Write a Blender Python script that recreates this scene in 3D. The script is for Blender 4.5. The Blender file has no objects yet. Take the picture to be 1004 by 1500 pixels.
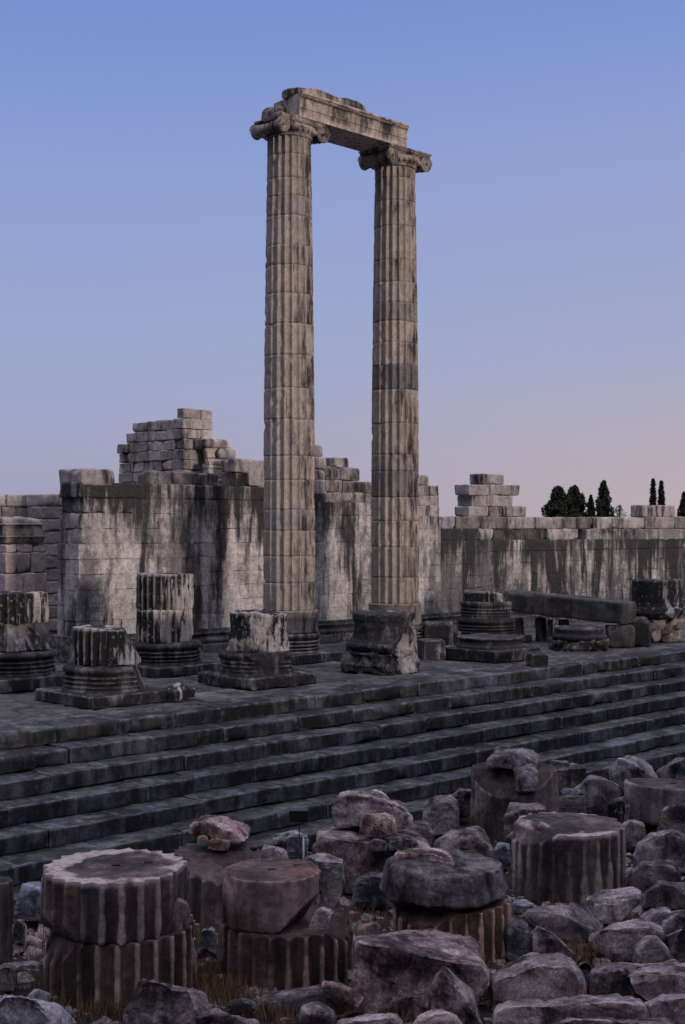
import bpy, bmesh, math, random
import numpy as np
from mathutils import Vector
sc = bpy.context.scene
COL = sc.collection
# ------------------------------------------------------------------ camera, sky, sun
F = 1950.0            # focal length in photo pixels (photo 1004 x 1500)
CX, HY = 502.0, 775.0 # optical axis column, horizon row
CAMZ = 4.5
cam = bpy.data.cameras.new('camera'); camo = bpy.data.objects.new('camera', cam); COL.objects.link(camo)
camo.location = (0, 0, CAMZ); camo.rotation_euler = (math.pi/2, 0, 0)
cam.sensor_fit = 'VERTICAL'; cam.sensor_height = 36; cam.sensor_width = 24
cam.lens = F/1500*36; cam.shift_y = (HY-750)/1500.0
cam.clip_start = 0.5; cam.clip_end = 8000
sc.camera = camo
sc.view_settings.view_transform = 'Standard'; sc.view_settings.look = 'None'
sc.view_settings.exposure = 0.0; sc.view_settings.gamma = 1

def s2l(c):
    return tuple((x/255/12.92 if x/255 <= .04045 else ((x/255+.055)/1.055)**2.4) for x in c)
SUN_EL, SUN_AZ = math.radians(5.5), (0.72, -0.69)     # direction towards the afterglow (right, a little behind the viewer)
wd = bpy.data.worlds.new('World'); sc.world = wd; wd.use_nodes = True
def build_world():
    nt = wd.node_tree; N = nt.nodes; L = nt.links
    for n in list(N): N.remove(n)
    out = N.new('ShaderNodeOutputWorld'); bg = N.new('ShaderNodeBackground')
    sky = N.new('ShaderNodeTexSky'); sky.sky_type = 'NISHITA'; sky.sun_disc = False
    sky.sun_elevation = math.radians(2); sky.sun_rotation = math.atan2(SUN_AZ[0], SUN_AZ[1])
    tc = N.new('ShaderNodeTexCoord'); sp = N.new('ShaderNodeSeparateXYZ'); L.new(tc.outputs['Generated'], sp.inputs[0])
    def ramp(stops):
        r = N.new('ShaderNodeValToRGB'); e = r.color_ramp.elements
        while len(e) < len(stops): e.new(0.5)
        for k, (p, c) in enumerate(stops): e[k].position = p; e[k].color = (*s2l(c), 1)
        L.new(sp.outputs['Z'], r.inputs[0]); return r
    cool = ramp([(0, (160,160,188)), (.05, (158,162,196)), (.14, (152,165,208)), (.25, (139,158,212)), (.37, (118,142,208)), (.6, (178,180,212)), (1, (233,230,236))])
    warm = ramp([(0, (190,176,178)), (.05, (181,171,185)), (.12, (165,168,201)), (.25, (148,163,211)), (.37, (124,147,211)), (.6, (180,180,212)), (1, (233,230,236))])
    mr = N.new('ShaderNodeMapRange'); mr.interpolation_type = 'SMOOTHSTEP'
    mr.inputs['From Min'].default_value = -.25; mr.inputs['From Max'].default_value = .32
    L.new(sp.outputs['X'], mr.inputs['Value'])
    mx = N.new('ShaderNodeMixRGB'); L.new(mr.outputs[0], mx.inputs[0]); L.new(cool.outputs[0], mx.inputs[1]); L.new(warm.outputs[0], mx.inputs[2])
    sc1 = N.new('ShaderNodeMixRGB'); sc1.blend_type = 'MULTIPLY'; sc1.inputs[0].default_value = 1
    L.new(sky.outputs[0], sc1.inputs[1]); sc1.inputs[2].default_value = (.02, .02, .02, 1)
    ad = N.new('ShaderNodeMixRGB'); ad.blend_type = 'ADD'; ad.inputs[0].default_value = 1
    L.new(mx.outputs[0], ad.inputs[1]); L.new(sc1.outputs[0], ad.inputs[2])
    by = N.new('ShaderNodeMapRange'); by.interpolation_type = 'SMOOTHSTEP'; L.new(sp.outputs['Y'], by.inputs['Value'])
    for k, x in zip(('From Min', 'From Max', 'To Min', 'To Max'), (.3, -.15, 0., 1.)): by.inputs[k].default_value = x
    bz = N.new('ShaderNodeMapRange'); bz.interpolation_type = 'SMOOTHSTEP'; L.new(sp.outputs['Z'], bz.inputs['Value'])
    for k, x in zip(('From Min', 'From Max', 'To Min', 'To Max'), (.85, .45, 0., .9)): bz.inputs[k].default_value = x
    bm_ = N.new('ShaderNodeMath'); bm_.operation = 'MULTIPLY'; L.new(by.outputs[0], bm_.inputs[0]); L.new(bz.outputs[0], bm_.inputs[1])
    dk = N.new('ShaderNodeMixRGB'); L.new(bm_.outputs[0], dk.inputs[0]); L.new(ad.outputs[0], dk.inputs[1]); dk.inputs[2].default_value = (.055, .05, .058, 1)
    zb = N.new('ShaderNodeMapRange'); zb.interpolation_type = 'SMOOTHSTEP'; L.new(sp.outputs['Z'], zb.inputs['Value'])   # unseen overhead sky, boosted to brighten the stone tops
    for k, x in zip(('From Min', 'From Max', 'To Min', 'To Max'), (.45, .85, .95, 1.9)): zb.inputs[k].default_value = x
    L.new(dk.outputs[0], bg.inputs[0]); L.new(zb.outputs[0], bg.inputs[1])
    L.new(bg.outputs[0], out.inputs[0])
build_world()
sl = bpy.data.lights.new('sun', 'SUN'); so = bpy.data.objects.new('sun', sl); COL.objects.link(so)
sl.energy = 1.7; sl.angle = math.radians(8); sl.color = (1.0, .84, .74)
d = Vector((SUN_AZ[0]*math.cos(SUN_EL), SUN_AZ[1]*math.cos(SUN_EL), math.sin(SUN_EL)))
so.rotation_euler = d.to_track_quat('Z', 'Y').to_euler()

# ------------------------------------------------------------------ frames
UX, UY = .7121, .7020               # temple direction u (along the steps, to the right and away); v points to the viewer
P1 = (-1.825, 45.63)                # axis of the left tall column
ROT = math.atan2(UY, UX)
VCAM = 33.77
GZ = -2.6                           # floor of the excavation
def uv(u, v, z=0.0): return (P1[0]+u*UX+v*UY, P1[1]+u*UY-v*UX, z)
def to_uv(x, y): return ((x-P1[0])*UX+(y-P1[1])*UY, (x-P1[0])*UY-(y-P1[1])*UX)
def pix(px, py, Y): return ((px-CX)/F*Y, Y, CAMZ-(py-HY)/F*Y)
def Yb(by, z=GZ): return F*(CAMZ-z)/(by-HY)
def on_v(px, v):                    # u and depth Y of column px on the vertical plane v
    t = (px-CX)/F; Y = (VCAM-v)/(UX-UY*t)
    return to_uv(t*Y, Y)[0], Y
def zat(py, Y): return CAMZ-(py-HY)/F*Y

# ------------------------------------------------------------------ noise
def _h(i, j, k, s):
    n = (i*374761393 + j*668265263 + k*2147483647 + s*1274126177) & 0xffffffff
    n = ((n ^ (n >> 13))*1274126177) & 0xffffffff
    n = ((n ^ (n >> 16))*2246822519) & 0xffffffff
    return ((n ^ (n >> 15)) & 0xffff)/32767.5-1
def vnoise(P, f, s=0):
    Q = np.asarray(P, float)*f+ (s*17.31 % 91)
    I = np.floor(Q).astype(np.int64); T = Q-I; T = T*T*T*(T*(T*6-15)+10)
    r = 0
    for a in (0, 1):
        wa = T[:, 0] if a else 1-T[:, 0]
        for b in (0, 1):
            wb = T[:, 1] if b else 1-T[:, 1]
            for c in (0, 1):
                wc = T[:, 2] if c else 1-T[:, 2]
                r = r+wa*wb*wc*_h(I[:, 0]+a, I[:, 1]+b, I[:, 2]+c, s)
    return r
def fbm(P, f, s=0, o=3):
    r = 0; a = 1
    for k in range(o): r = r+a*vnoise(P, f*2.03**k, s+k*7); a *= .5
    return r
R = random.Random(7)
_seed = [0]
def ns(): _seed[0] += 1; return _seed[0]

# ------------------------------------------------------------------ mesh helpers
class MB:
    def __init__(s): s.v = []; s.f = []; s.n = 0
    def add(s, V, Fc):
        V = np.asarray(V, float); Fc = [tuple(int(i)+s.n for i in q) for q in Fc]
        s.v.append(V); s.f += Fc; s.n += len(V)
    def mesh(s, name='m', merge=0.0, smooth=True):
        me = bpy.data.meshes.new(name); V = np.concatenate(s.v)
        me.from_pydata(V.tolist(), [], s.f)
        if merge:
            bm = bmesh.new(); bm.from_mesh(me); bmesh.ops.remove_doubles(bm, verts=bm.verts, dist=merge); bm.to_mesh(me); bm.free()
        if smooth: me.polygons.foreach_set('use_smooth', [True]*len(me.polygons))
        me.update(); return me
def link(name, me, mat=None, parent=None, loc=None, rot=0, color=None):
    o = bpy.data.objects.new(name, me); COL.objects.link(o)
    if mat is not None and me is not None:
        me.materials.clear(); me.materials.append(mat)
    if parent is not None: o.parent = parent
    if loc is not None: o.location = loc
    if rot: o.rotation_euler = (0, 0, rot)
    if color: o.color = (*color, 1)
    return o
def tag(o, label=None, cat=None, group=None, kind=None):
    if label and cat and not kind: kind = 'thing'
    if label: o['label'] = label
    if cat: o['category'] = cat
    if group: o['group'] = group
    if kind: o['kind'] = kind
    return o
def root(name, label, cat, loc, rot=ROT, group=None):
    o = link(name, None, None, None, loc, rot); return tag(o, label, cat, group, 'thing')

def ebox(size, res=.1, r=.03, amp=.012, chip=.0, seed=None, skew=None):
    """subdivided box centred on the origin with worn, chipped edges -> verts, faces"""
    seed = ns() if seed is None else seed
    hx, hy, hz = [a/2 for a in size]; V = []; Fc = []; n = 0
    for ax in range(3):
        a, b = [(1, 2), (2, 0), (0, 1)][ax]; h = (hx, hy, hz)
        na = max(2, min(60, int(math.ceil(2*h[a]/res)))); nb = max(2, min(60, int(math.ceil(2*h[b]/res))))
        ea, eb = min(2.2*r+.004, h[a]*.4), min(2.2*r+.004, h[b]*.4)
        la = np.concatenate([[-h[a], -h[a]+ea*.5], np.linspace(-h[a]+ea, h[a]-ea, na+1), [h[a]-ea*.5, h[a]]])
        lb = np.concatenate([[-h[b], -h[b]+eb*.5], np.linspace(-h[b]+eb, h[b]-eb, nb+1), [h[b]-eb*.5, h[b]]]); na += 4; nb += 4
        A, B = np.meshgrid(la, lb, indexing='ij')
        for sg in (-1, 1):
            P = np.zeros((A.size, 3)); P[:, a] = A.ravel(); P[:, b] = B.ravel(); P[:, ax] = sg*h[ax]
            V.append(P)
            for i in range(na):
                for j in range(nb):
                    q = (n+i*(nb+1)+j, n+(i+1)*(nb+1)+j, n+(i+1)*(nb+1)+j+1, n+i*(nb+1)+j+1)
                    Fc.append(q if sg > 0 else q[::-1])
            n += A.size
    V = np.concatenate(V)
    off = np.array([seed*3.17 % 50, seed*7.7 % 50, seed*1.3 % 50])
    W = V+off
    H = np.array([hx, hy, hz]); rr = r*(1+.7*vnoise(W, 3.0, 3))
    if chip: rr = rr+chip*np.clip(vnoise(W, 1.7, 5)-.25, 0, 1)*2
    rr = np.minimum(rr, H.min()*.95)[:, None]
    inner = np.clip(V, -H+rr, H-rr); D = V-inner; ln = np.linalg.norm(D, axis=1, keepdims=True)+1e-9
    V = inner+D/ln*np.minimum(rr, ln)
    V = V+(D/ln)*(amp*fbm(W, 2.2, 9, 3))[:, None]
    if skew is not None: V[:, 0] += skew[0]*V[:, 2]; V[:, 2] += skew[1]*V[:, 0]
    return V, Fc
def finish(bm_or_me, voxel=.04, smooth=2, amps=((.8, .04), (3, .02), (9, .008)), seed=None, ridge=0.0, ledge=0.0):
    """voxel-remesh a closed mesh and roughen it like weathered stone"""
    seed = ns() if seed is None else seed
    if isinstance(bm_or_me, bmesh.types.BMesh):
        me = bpy.data.meshes.new('t'); bmesh.ops.recalc_face_normals(bm_or_me, faces=bm_or_me.faces); bm_or_me.to_mesh(me); bm_or_me.free()
    else: me = bm_or_me
    o = bpy.data.objects.new('t', me); COL.objects.link(o)
    m = o.modifiers.new('r', 'REMESH'); m.mode = 'VOXEL'; m.voxel_size = voxel
    if smooth: m2 = o.modifiers.new('s', 'SMOOTH'); m2.iterations = smooth; m2.factor = .5
    dg = bpy.context.evaluated_depsgraph_get()
    me2 = bpy.data.meshes.new_from_object(o.evaluated_get(dg))
    bpy.data.objects.remove(o); bpy.data.meshes.remove(me)
    n = len(me2.vertices)
    if n:
        V = np.empty(n*3); me2.vertices.foreach_get('co', V); V = V.reshape(-1, 3)
        Nn = np.empty(n*3); me2.vertices.foreach_get('normal', Nn); Nn = Nn.reshape(-1, 3)
        W = V+np.array([seed*3.1 % 40, seed*5.3 % 40, seed*2.9 % 40]); dsp = 0
        for fq, a in amps: dsp = dsp+a*vnoise(W, fq, seed % 13)
        if ledge:
            q = fbm(W*np.array([1, 1, 1.6]), 1.5, 11, 2)*3.2; fr = q-np.floor(q); dsp = dsp+ledge*(np.floor(q)+np.clip((fr-.42)/.16, 0, 1)-.5)*.5
        if ridge: dsp = dsp-ridge*np.clip(1-np.abs(vnoise(W, 1.6, 4))*7, 0, 1)
        V = V+Nn*dsp[:, None]
        me2.vertices.foreach_set('co', V.ravel()); me2.polygons.foreach_set('use_smooth', [True]*len(me2.polygons)); me2.set_sharp_from_angle(angle=.6); me2.update()
    return me2
def crisp(bm, L, amps, seed=None, ridge=0.0, ledge=0.0, chip=.022):
    """convex stone -> finely divided mesh that keeps its fracture edges; edges are chipped, faces roughened"""
    seed = ns() if seed is None else seed
    bmesh.ops.remove_doubles(bm, verts=bm.verts, dist=.004)
    bmesh.ops.recalc_face_normals(bm, faces=bm.faces)
    bmesh.ops.dissolve_limit(bm, angle_limit=.12, verts=bm.verts, edges=bm.edges)
    bmesh.ops.triangulate(bm, faces=bm.faces)
    for it in range(9):
        ed = [e for e in bm.edges if e.calc_length() > L*1.5]
        if not ed: break
        bmesh.ops.subdivide_edges(bm, edges=ed, cuts=1)
        bmesh.ops.triangulate(bm, faces=[f for f in bm.faces if len(f.verts) > 3])
    bm.normal_update()
    sharp = np.zeros(len(bm.verts)); bm.verts.index_update()
    for e in bm.edges:
        if len(e.link_faces) == 2:
            a = e.calc_face_angle(0)
            if a > .3:
                for v in e.verts: sharp[v.index] = max(sharp[v.index], min(1, a/1.2))
    V = np.array([v.co for v in bm.verts]); Nn = np.array([v.normal for v in bm.verts])
    W = V+np.array([seed*3.1 % 40, seed*5.3 % 40, seed*2.9 % 40]); dsp = 0
    for fq, a in amps: dsp = dsp+a*vnoise(W, fq, seed % 13)
    if ledge:
        q = fbm(W*np.array([1, 1, 1.6]), 1.5, 11, 2)*3.2; fr = q-np.floor(q); dsp = dsp+ledge*(np.floor(q)+np.clip((fr-.44)/.12, 0, 1)-.5)*.5
    if ridge: dsp = dsp-ridge*np.clip(1-np.abs(vnoise(W, 1.6, 4))*7, 0, 1)
    dsp = dsp-sharp*chip*(.35+np.clip(1.3*vnoise(W, 5, 8)+.2, 0, 1.2))
    V = V+Nn*dsp[:, None]
    for v, p in zip(bm.verts, V): v.co = p
    me = bpy.data.meshes.new('stone'); bm.to_mesh(me); bm.free()
    me.polygons.foreach_set('use_smooth', [True]*len(me.polygons)); me.set_sharp_from_angle(angle=.42); me.update(); return me
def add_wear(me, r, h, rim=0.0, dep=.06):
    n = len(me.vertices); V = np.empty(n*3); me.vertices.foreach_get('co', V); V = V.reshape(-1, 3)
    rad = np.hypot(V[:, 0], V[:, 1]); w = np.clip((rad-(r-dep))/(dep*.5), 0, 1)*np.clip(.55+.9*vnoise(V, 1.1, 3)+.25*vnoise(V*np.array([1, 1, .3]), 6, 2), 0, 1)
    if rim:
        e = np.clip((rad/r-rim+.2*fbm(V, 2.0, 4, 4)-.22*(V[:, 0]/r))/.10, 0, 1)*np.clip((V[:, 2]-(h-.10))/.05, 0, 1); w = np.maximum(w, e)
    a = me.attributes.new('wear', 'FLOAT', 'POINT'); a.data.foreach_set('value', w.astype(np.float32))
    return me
def cut(bm, planes):
    for co, no in planes:
        g = bmesh.ops.bisect_plane(bm, geom=bm.verts[:]+bm.edges[:]+bm.faces[:], plane_co=co, plane_no=no, clear_outer=True)
        ed = [e for e in g['geom_cut'] if isinstance(e, bmesh.types.BMEdge)]
        if ed: bmesh.ops.triangle_fill(bm, use_beauty=True, use_dissolve=False, edges=ed)
    return bm
def lathe(prof, n=64, phase=0):
    """closed solid of revolution; prof = [(r, z)] bottom to top"""
    V = []; Fc = []; m = len(prof)
    a = np.linspace(0, 2*math.pi, n, endpoint=False)+phase
    for r, z in prof: V.append(np.stack([r*np.cos(a), r*np.sin(a), np.full(n, z)], 1))
    V = np.concatenate(V+[np.array([[0, 0, prof[0][1]], [0, 0, prof[-1][1]]])])
    for k in range(m-1):
        for i in range(n): j = (i+1) % n; Fc.append((k*n+i, k*n+j, (k+1)*n+j, (k+1)*n+i))
    for i in range(n):
        j = (i+1) % n; Fc.append((m*n, j, i)); Fc.append((m*n+1, (m-1)*n+i, (m-1)*n+j))
    return V, Fc
def fluted(r0, r1, z0, z1, dz=.08, nf=24, seg=8, depth=.085, seed=None, chip=.05, arris=.13):
    """closed fluted shaft piece"""
    seed = ns() if seed is None else seed
    nz = max(2, int(math.ceil((z1-z0)/dz))); n = nf*seg
    a = np.arange(n)/n*2*math.pi; s = (np.arange(n) % seg)/seg
    fl = np.where(s <= arris, 0, np.sin(np.pi*np.clip((s-arris)/(1-arris), 0, 1))**.6)
    V = []; Fc = []
    for k in range(nz+1):
        t = k/nz; z = z0+(z1-z0)*t; r = r0+(r1-r0)*t
        dpt = depth
        rad = r*(1-0*a)-dpt*r*fl
        P = np.stack([rad*np.cos(a), rad*np.sin(a), np.full(n, z)], 1)
        W = P+seed*2.37
        ed = math.exp(-min(z-z0, z1-z)/.05)          # joints are more worn
        c = np.clip(vnoise(W, 4.2, 2)-.28, 0, 1)*1.4+np.clip(vnoise(W, 1.3, 6)-.5, 0, 1)*1.2
        c = np.minimum(c*(1+.7*ed), 1.0)
        rad2 = rad-chip*c*np.where(fl < .5, 1, .35)-.003*ed*(1+vnoise(W, 6, 1))+.006*vnoise(W, 7, 8)
        P[:, 0] = rad2*np.cos(a); P[:, 1] = rad2*np.sin(a); V.append(P)
    V = np.concatenate(V+[np.array([[0, 0, z0], [0, 0, z1]])]); m = nz+1
    for k in range(nz):
        for i in range(n): j = (i+1) % n; Fc.append((k*n+i, k*n+j, (k+1)*n+j, (k+1)*n+i))
    for i in range(n):
        j = (i+1) % n; Fc.append((m*n, j, i)); Fc.append((m*n+1, nz*n+i, nz*n+j))
    return V, Fc
def as_bm(VF):
    mb = MB(); mb.add(*VF); me = mb.mesh(merge=1e-5); bm = bmesh.new(); bm.from_mesh(me); bpy.data.meshes.remove(me)
    return bm

# ------------------------------------------------------------------ materials
def stone_mat(name, light, mid, dark, stain=.5, soft=.12, streak=.3, sc_=1.0, white=0.0, island=0.0, wear=.35, rust=0.0, bump=.5, rough=.9, top_dark=None, side=None, grey=None, worn=0.0, wornc=None, speck=.5, mott=.5, rustc=(.30,.14,.07)):
    m = bpy.data.materials.new(name); m.use_nodes = True; nt = m.node_tree; N = nt.nodes; L = nt.links
    bs = N['Principled BSDF']; bs.inputs['Roughness'].default_value = rough
    bs.inputs['Specular IOR Level'].default_value = .2
    tc = N.new('ShaderNodeTexCoord'); oi = N.new('ShaderNodeObjectInfo')
    mul = N.new('ShaderNodeMath'); mul.operation = 'MULTIPLY'; mul.inputs[1].default_value = 37.0; L.new(oi.outputs['Random'], mul.inputs[0])
    va = N.new('ShaderNodeVectorMath'); va.operation = 'ADD'; L.new(tc.outputs['Object'], va.inputs[0]); L.new(mul.outputs[0], va.inputs[1])
    def mapping(s):
        mp = N.new('ShaderNodeMapping'); mp.inputs['Scale'].default_value = s; L.new(va.outputs[0], mp.inputs[0]); return mp.outputs[0]
    def noise(vec, scale, detail=6, rough=.6, dist=0):
        n = N.new('ShaderNodeTexNoise'); n.inputs['Scale'].default_value = scale; n.inputs['Detail'].default_value = detail
        n.inputs['Roughness'].default_value = rough; n.inputs['Distortion'].default_value = dist; L.new(vec, n.inputs['Vector']); return n.outputs['Fac']
    def rng(val, a, b, c=0., d=1.):
        r = N.new('ShaderNodeMapRange'); r.interpolation_type = 'SMOOTHSTEP'
        for k, x in zip(('From Min', 'From Max', 'To Min', 'To Max'), (a, b, c, d)): r.inputs[k].default_value = x
        L.new(val, r.inputs['Value']); return r.outputs[0]
    def mix(f, a, b, mode='MIX'):
        x = N.new('ShaderNodeMixRGB'); x.blend_type = mode
        for k, y in enumerate((f, a, b)):
            if isinstance(y, (int, float)): x.inputs[k].default_value = y
            elif isinstance(y, tuple): x.inputs[k].default_value = (*y, 1)
            else: L.new(y, x.inputs[k])
        return x.outputs[0]
    def math_(op, a, b):
        x = N.new('ShaderNodeMath'); x.operation = op
        for k, y in enumerate((a, b)):
            if isinstance(y, (int, float)): x.inputs[k].default_value = y
            else: L.new(y, x.inputs[k])
        return x.outputs[0]
    iso = mapping((sc_, sc_, sc_)); stv = mapping((sc_, sc_, sc_*streak))
    col = mix(rng(noise(iso, 1.3, 7, .65), .35, .65), mid, light)
    geo = N.new('ShaderNodeNewGeometry')
    if island:
        ir = rng(geo.outputs['Random Per Island'], 0, 1, 1-island, 1+island*.5); col = mix(1.0, col, ir, 'MULTIPLY')
    if rust:
        col = mix(math_('MULTIPLY', rng(noise(iso, .9, 5, .6, .6), .5, .72), rust), col, rustc)
    if grey:
        gn = math_('ADD', math_('MULTIPLY', noise(stv, .55, 7, .66), .7), math_('MULTIPLY', noise(iso, 2.2, 7, .7), .3))
        col = mix(rng(gn, grey[0]-.05, grey[0]+.05), col, grey[1])
    # dark weathering: broad vertical runs broken by finer runs
    sn = math_('ADD', math_('MULTIPLY', noise(stv, .8, 6, .62), .6), math_('MULTIPLY', noise(mapping((sc_*3.6, sc_*3.6, sc_*streak*1.2)), 1.0, 6, .65), .4))
    if top_dark:      # (z0, z1, gain): runs start from the wall head
        sz = N.new('ShaderNodeSeparateXYZ'); L.new(tc.outputs['Object'], sz.inputs[0])
        sn = math_('ADD', sn, rng(sz.outputs['Z'], top_dark[0], top_dark[1], 0, top_dark[2]))
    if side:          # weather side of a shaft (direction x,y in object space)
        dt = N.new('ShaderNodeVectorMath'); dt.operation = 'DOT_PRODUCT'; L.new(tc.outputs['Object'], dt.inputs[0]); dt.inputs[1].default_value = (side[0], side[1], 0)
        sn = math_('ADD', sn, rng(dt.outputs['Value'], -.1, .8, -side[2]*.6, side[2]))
    th = .5+.22*(.5-stain)*2
    sm = rng(sn, th-soft, th+soft)
    col = mix(sm, col, dark)
    col = mix(mott, col, mix(rng(noise(iso, 6.5, 6, .75, .3), .3, .7), (.45, .44, .45), (1.4, 1.38, 1.36)), 'MULTIPLY')
    sp = noise(iso, 22, 4, .7); col = mix(speck, col, mix(rng(sp, .3, .7), (.35, .35, .36), (1.25, 1.25, 1.25)), 'MULTIPLY')
    if white:
        vo = noise(iso, 5.5, 3, .5, .4); wn = math_('MULTIPLY', rng(vo, .60, .68), white); col = mix(wn, col, light)
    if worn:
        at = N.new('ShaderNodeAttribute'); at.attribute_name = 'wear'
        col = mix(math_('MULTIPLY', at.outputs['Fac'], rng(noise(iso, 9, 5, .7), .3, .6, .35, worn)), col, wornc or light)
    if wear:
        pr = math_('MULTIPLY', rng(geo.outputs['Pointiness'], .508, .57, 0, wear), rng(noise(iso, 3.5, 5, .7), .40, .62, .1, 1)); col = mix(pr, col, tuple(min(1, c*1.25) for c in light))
        pv = rng(geo.outputs['Pointiness'], .485, .42, 0, .6); col = mix(pv, col, tuple(c*.6 for c in dark))  # pointiness also darkens the concave creases
    col = mix(1.0, col, oi.outputs['Color'], 'MULTIPLY')
    L.new(col, bs.inputs['Base Color'])
    b1 = N.new('ShaderNodeBump'); b1.inputs['Strength'].default_value = bump; b1.inputs['Distance'].default_value = .035
    hn = math_('ADD', math_('MULTIPLY', noise(iso, 11, 9, .8, .3), 1.0), math_('MULTIPLY', noise(iso, 34, 4, .7), .45))
    L.new(hn, b1.inputs['Height']); L.new(b1.outputs[0], bs.inputs['Normal'])
    return m
def plain(name, col, rough=.6, metal=0.0):
    m = bpy.data.materials.new(name); m.use_nodes = True; b = m.node_tree.nodes['Principled BSDF']
    nz = m.node_tree.nodes.new('ShaderNodeTexNoise'); nz.inputs['Scale'].default_value = 9
    r = m.node_tree.nodes.new('ShaderNodeMapRange'); r.inputs['To Min'].default_value = .7; r.inputs['To Max'].default_value = 1.25
    x = m.node_tree.nodes.new('ShaderNodeMixRGB'); x.blend_type = 'MULTIPLY'; x.inputs[0].default_value = 1; x.inputs[1].default_value = (*col, 1)
    m.node_tree.links.new(nz.outputs[0], r.inputs[0]); m.node_tree.links.new(r.outputs[0], x.inputs[2]); m.node_tree.links.new(x.outputs[0], b.inputs['Base Color'])
    b.inputs['Roughness'].default_value = rough; b.inputs['Metallic'].default_value = metal; return m
M = {}
M['shaft'] = stone_mat('column_marble', (.54,.48,.435), (.39,.347,.318), (.055,.049,.048), stain=.32, soft=.08, streak=.26, wear=.25, island=0, side=(.5,-.8,.07), rust=.35, rustc=(.44,.31,.22), sc_=2.9, mott=.55)
M['capital'] = stone_mat('capital_marble', (.50,.435,.39), (.33,.285,.26), (.05,.043,.042), stain=.50, soft=.08, streak=.5, wear=.5, sc_=1.4)
M['wall'] = stone_mat('wall_marble', (.70,.655,.64), (.52,.485,.475), (.05,.047,.05), stain=.40, soft=.06, streak=.30, sc_=.9, island=.12, top_dark=(3.2,6.6,.10), wear=0, rust=.12, grey=(.515,(.22,.208,.212)), mott=.6)
M['wall_low'] = stone_mat('streaked_wall_marble', (.70,.655,.64), (.52,.485,.475), (.05,.047,.05), stain=.47, soft=.06, streak=.30, sc_=.9, island=.12, top_dark=(2.2,4.4,.06), wear=0, rust=.12, grey=(.50,(.19,.18,.185)), mott=.6)
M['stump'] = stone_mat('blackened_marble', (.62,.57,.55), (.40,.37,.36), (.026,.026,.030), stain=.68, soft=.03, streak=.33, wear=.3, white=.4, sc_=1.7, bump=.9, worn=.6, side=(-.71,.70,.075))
M['rough_white'] = stone_mat('broken_white_marble', (.55,.50,.48), (.36,.32,.31), (.04,.04,.045), stain=.45, soft=.05, streak=.6, wear=.4, sc_=1.8, bump=.9)
M['base'] = stone_mat('base_marble', (.30,.28,.28), (.16,.15,.155), (.03,.03,.034), stain=.66, soft=.08, streak=.6, wear=.45, sc_=1.4)
M['step'] = stone_mat('step_stone', (.205,.21,.24), (.092,.095,.112), (.022,.022,.027), stain=.60, soft=.12, streak=.7, wear=.75, island=.3, white=.16, rust=.1)  # wear here also paints the sky highlight along the step nosings
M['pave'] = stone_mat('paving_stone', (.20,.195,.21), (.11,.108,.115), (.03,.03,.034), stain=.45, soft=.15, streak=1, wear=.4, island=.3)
M['ruin'] = stone_mat('ruin_stone', (.62,.56,.53), (.45,.40,.385), (.07,.064,.064), stain=.34, soft=.1, streak=.6, island=.3, wear=.3, rust=.2, rustc=(.4,.3,.22))
M['pale'] = stone_mat('pale_pier_stone', (.62,.55,.50), (.50,.44,.40), (.14,.125,.12), stain=.22, soft=.1, streak=.6, island=.2, wear=.1)
M['loose'] = stone_mat('loose_block_stone', (.52,.475,.47), (.32,.29,.29), (.04,.037,.04), stain=.44, soft=.08, streak=.5, wear=.3)
M['rock'] = stone_mat('fallen_marble', (.56,.525,.535), (.235,.217,.226), (.038,.034,.038), stain=.46, soft=.09, streak=1.0, wear=.5, rust=.3, rustc=(.22,.12,.09), bump=1.0, sc_=1.2, mott=.75, speck=.75)
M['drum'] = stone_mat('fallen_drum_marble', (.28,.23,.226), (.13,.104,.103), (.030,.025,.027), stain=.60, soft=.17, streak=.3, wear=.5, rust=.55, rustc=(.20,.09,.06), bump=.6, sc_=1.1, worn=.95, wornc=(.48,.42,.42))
M['beam'] = stone_mat('fallen_beam_stone', (.17,.16,.165), (.10,.095,.10), (.035,.033,.036), stain=.5, soft=.15, streak=.5, wear=.4)
M['earth'] = stone_mat('earth', (.075,.055,.045), (.04,.03,.026), (.012,.010,.009), stain=.5, soft=.2, streak=1, wear=0, bump=1.0, rust=.3, rustc=(.09,.045,.025))
M['mortar'] = plain('mortar', (.10,.09,.085), .95)
M['hole'] = plain('painted_hole_shade', (.006,.005,.005), 1.0)
M['iron'] = plain('painted_iron', (.012,.012,.014), .5)
M['steel'] = plain('steel_strap', (.35,.36,.40), .45, .6)
M['rusty'] = plain('rusty_iron', (.12,.045,.02), .9)
M['bark'] = plain('bark', (.05,.04,.03), .9)
M['cypress'] = plain('cypress_leaf', (.018,.026,.017), .8)
M['dry'] = plain('dry_grass', (.12,.065,.03), .9)

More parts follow.
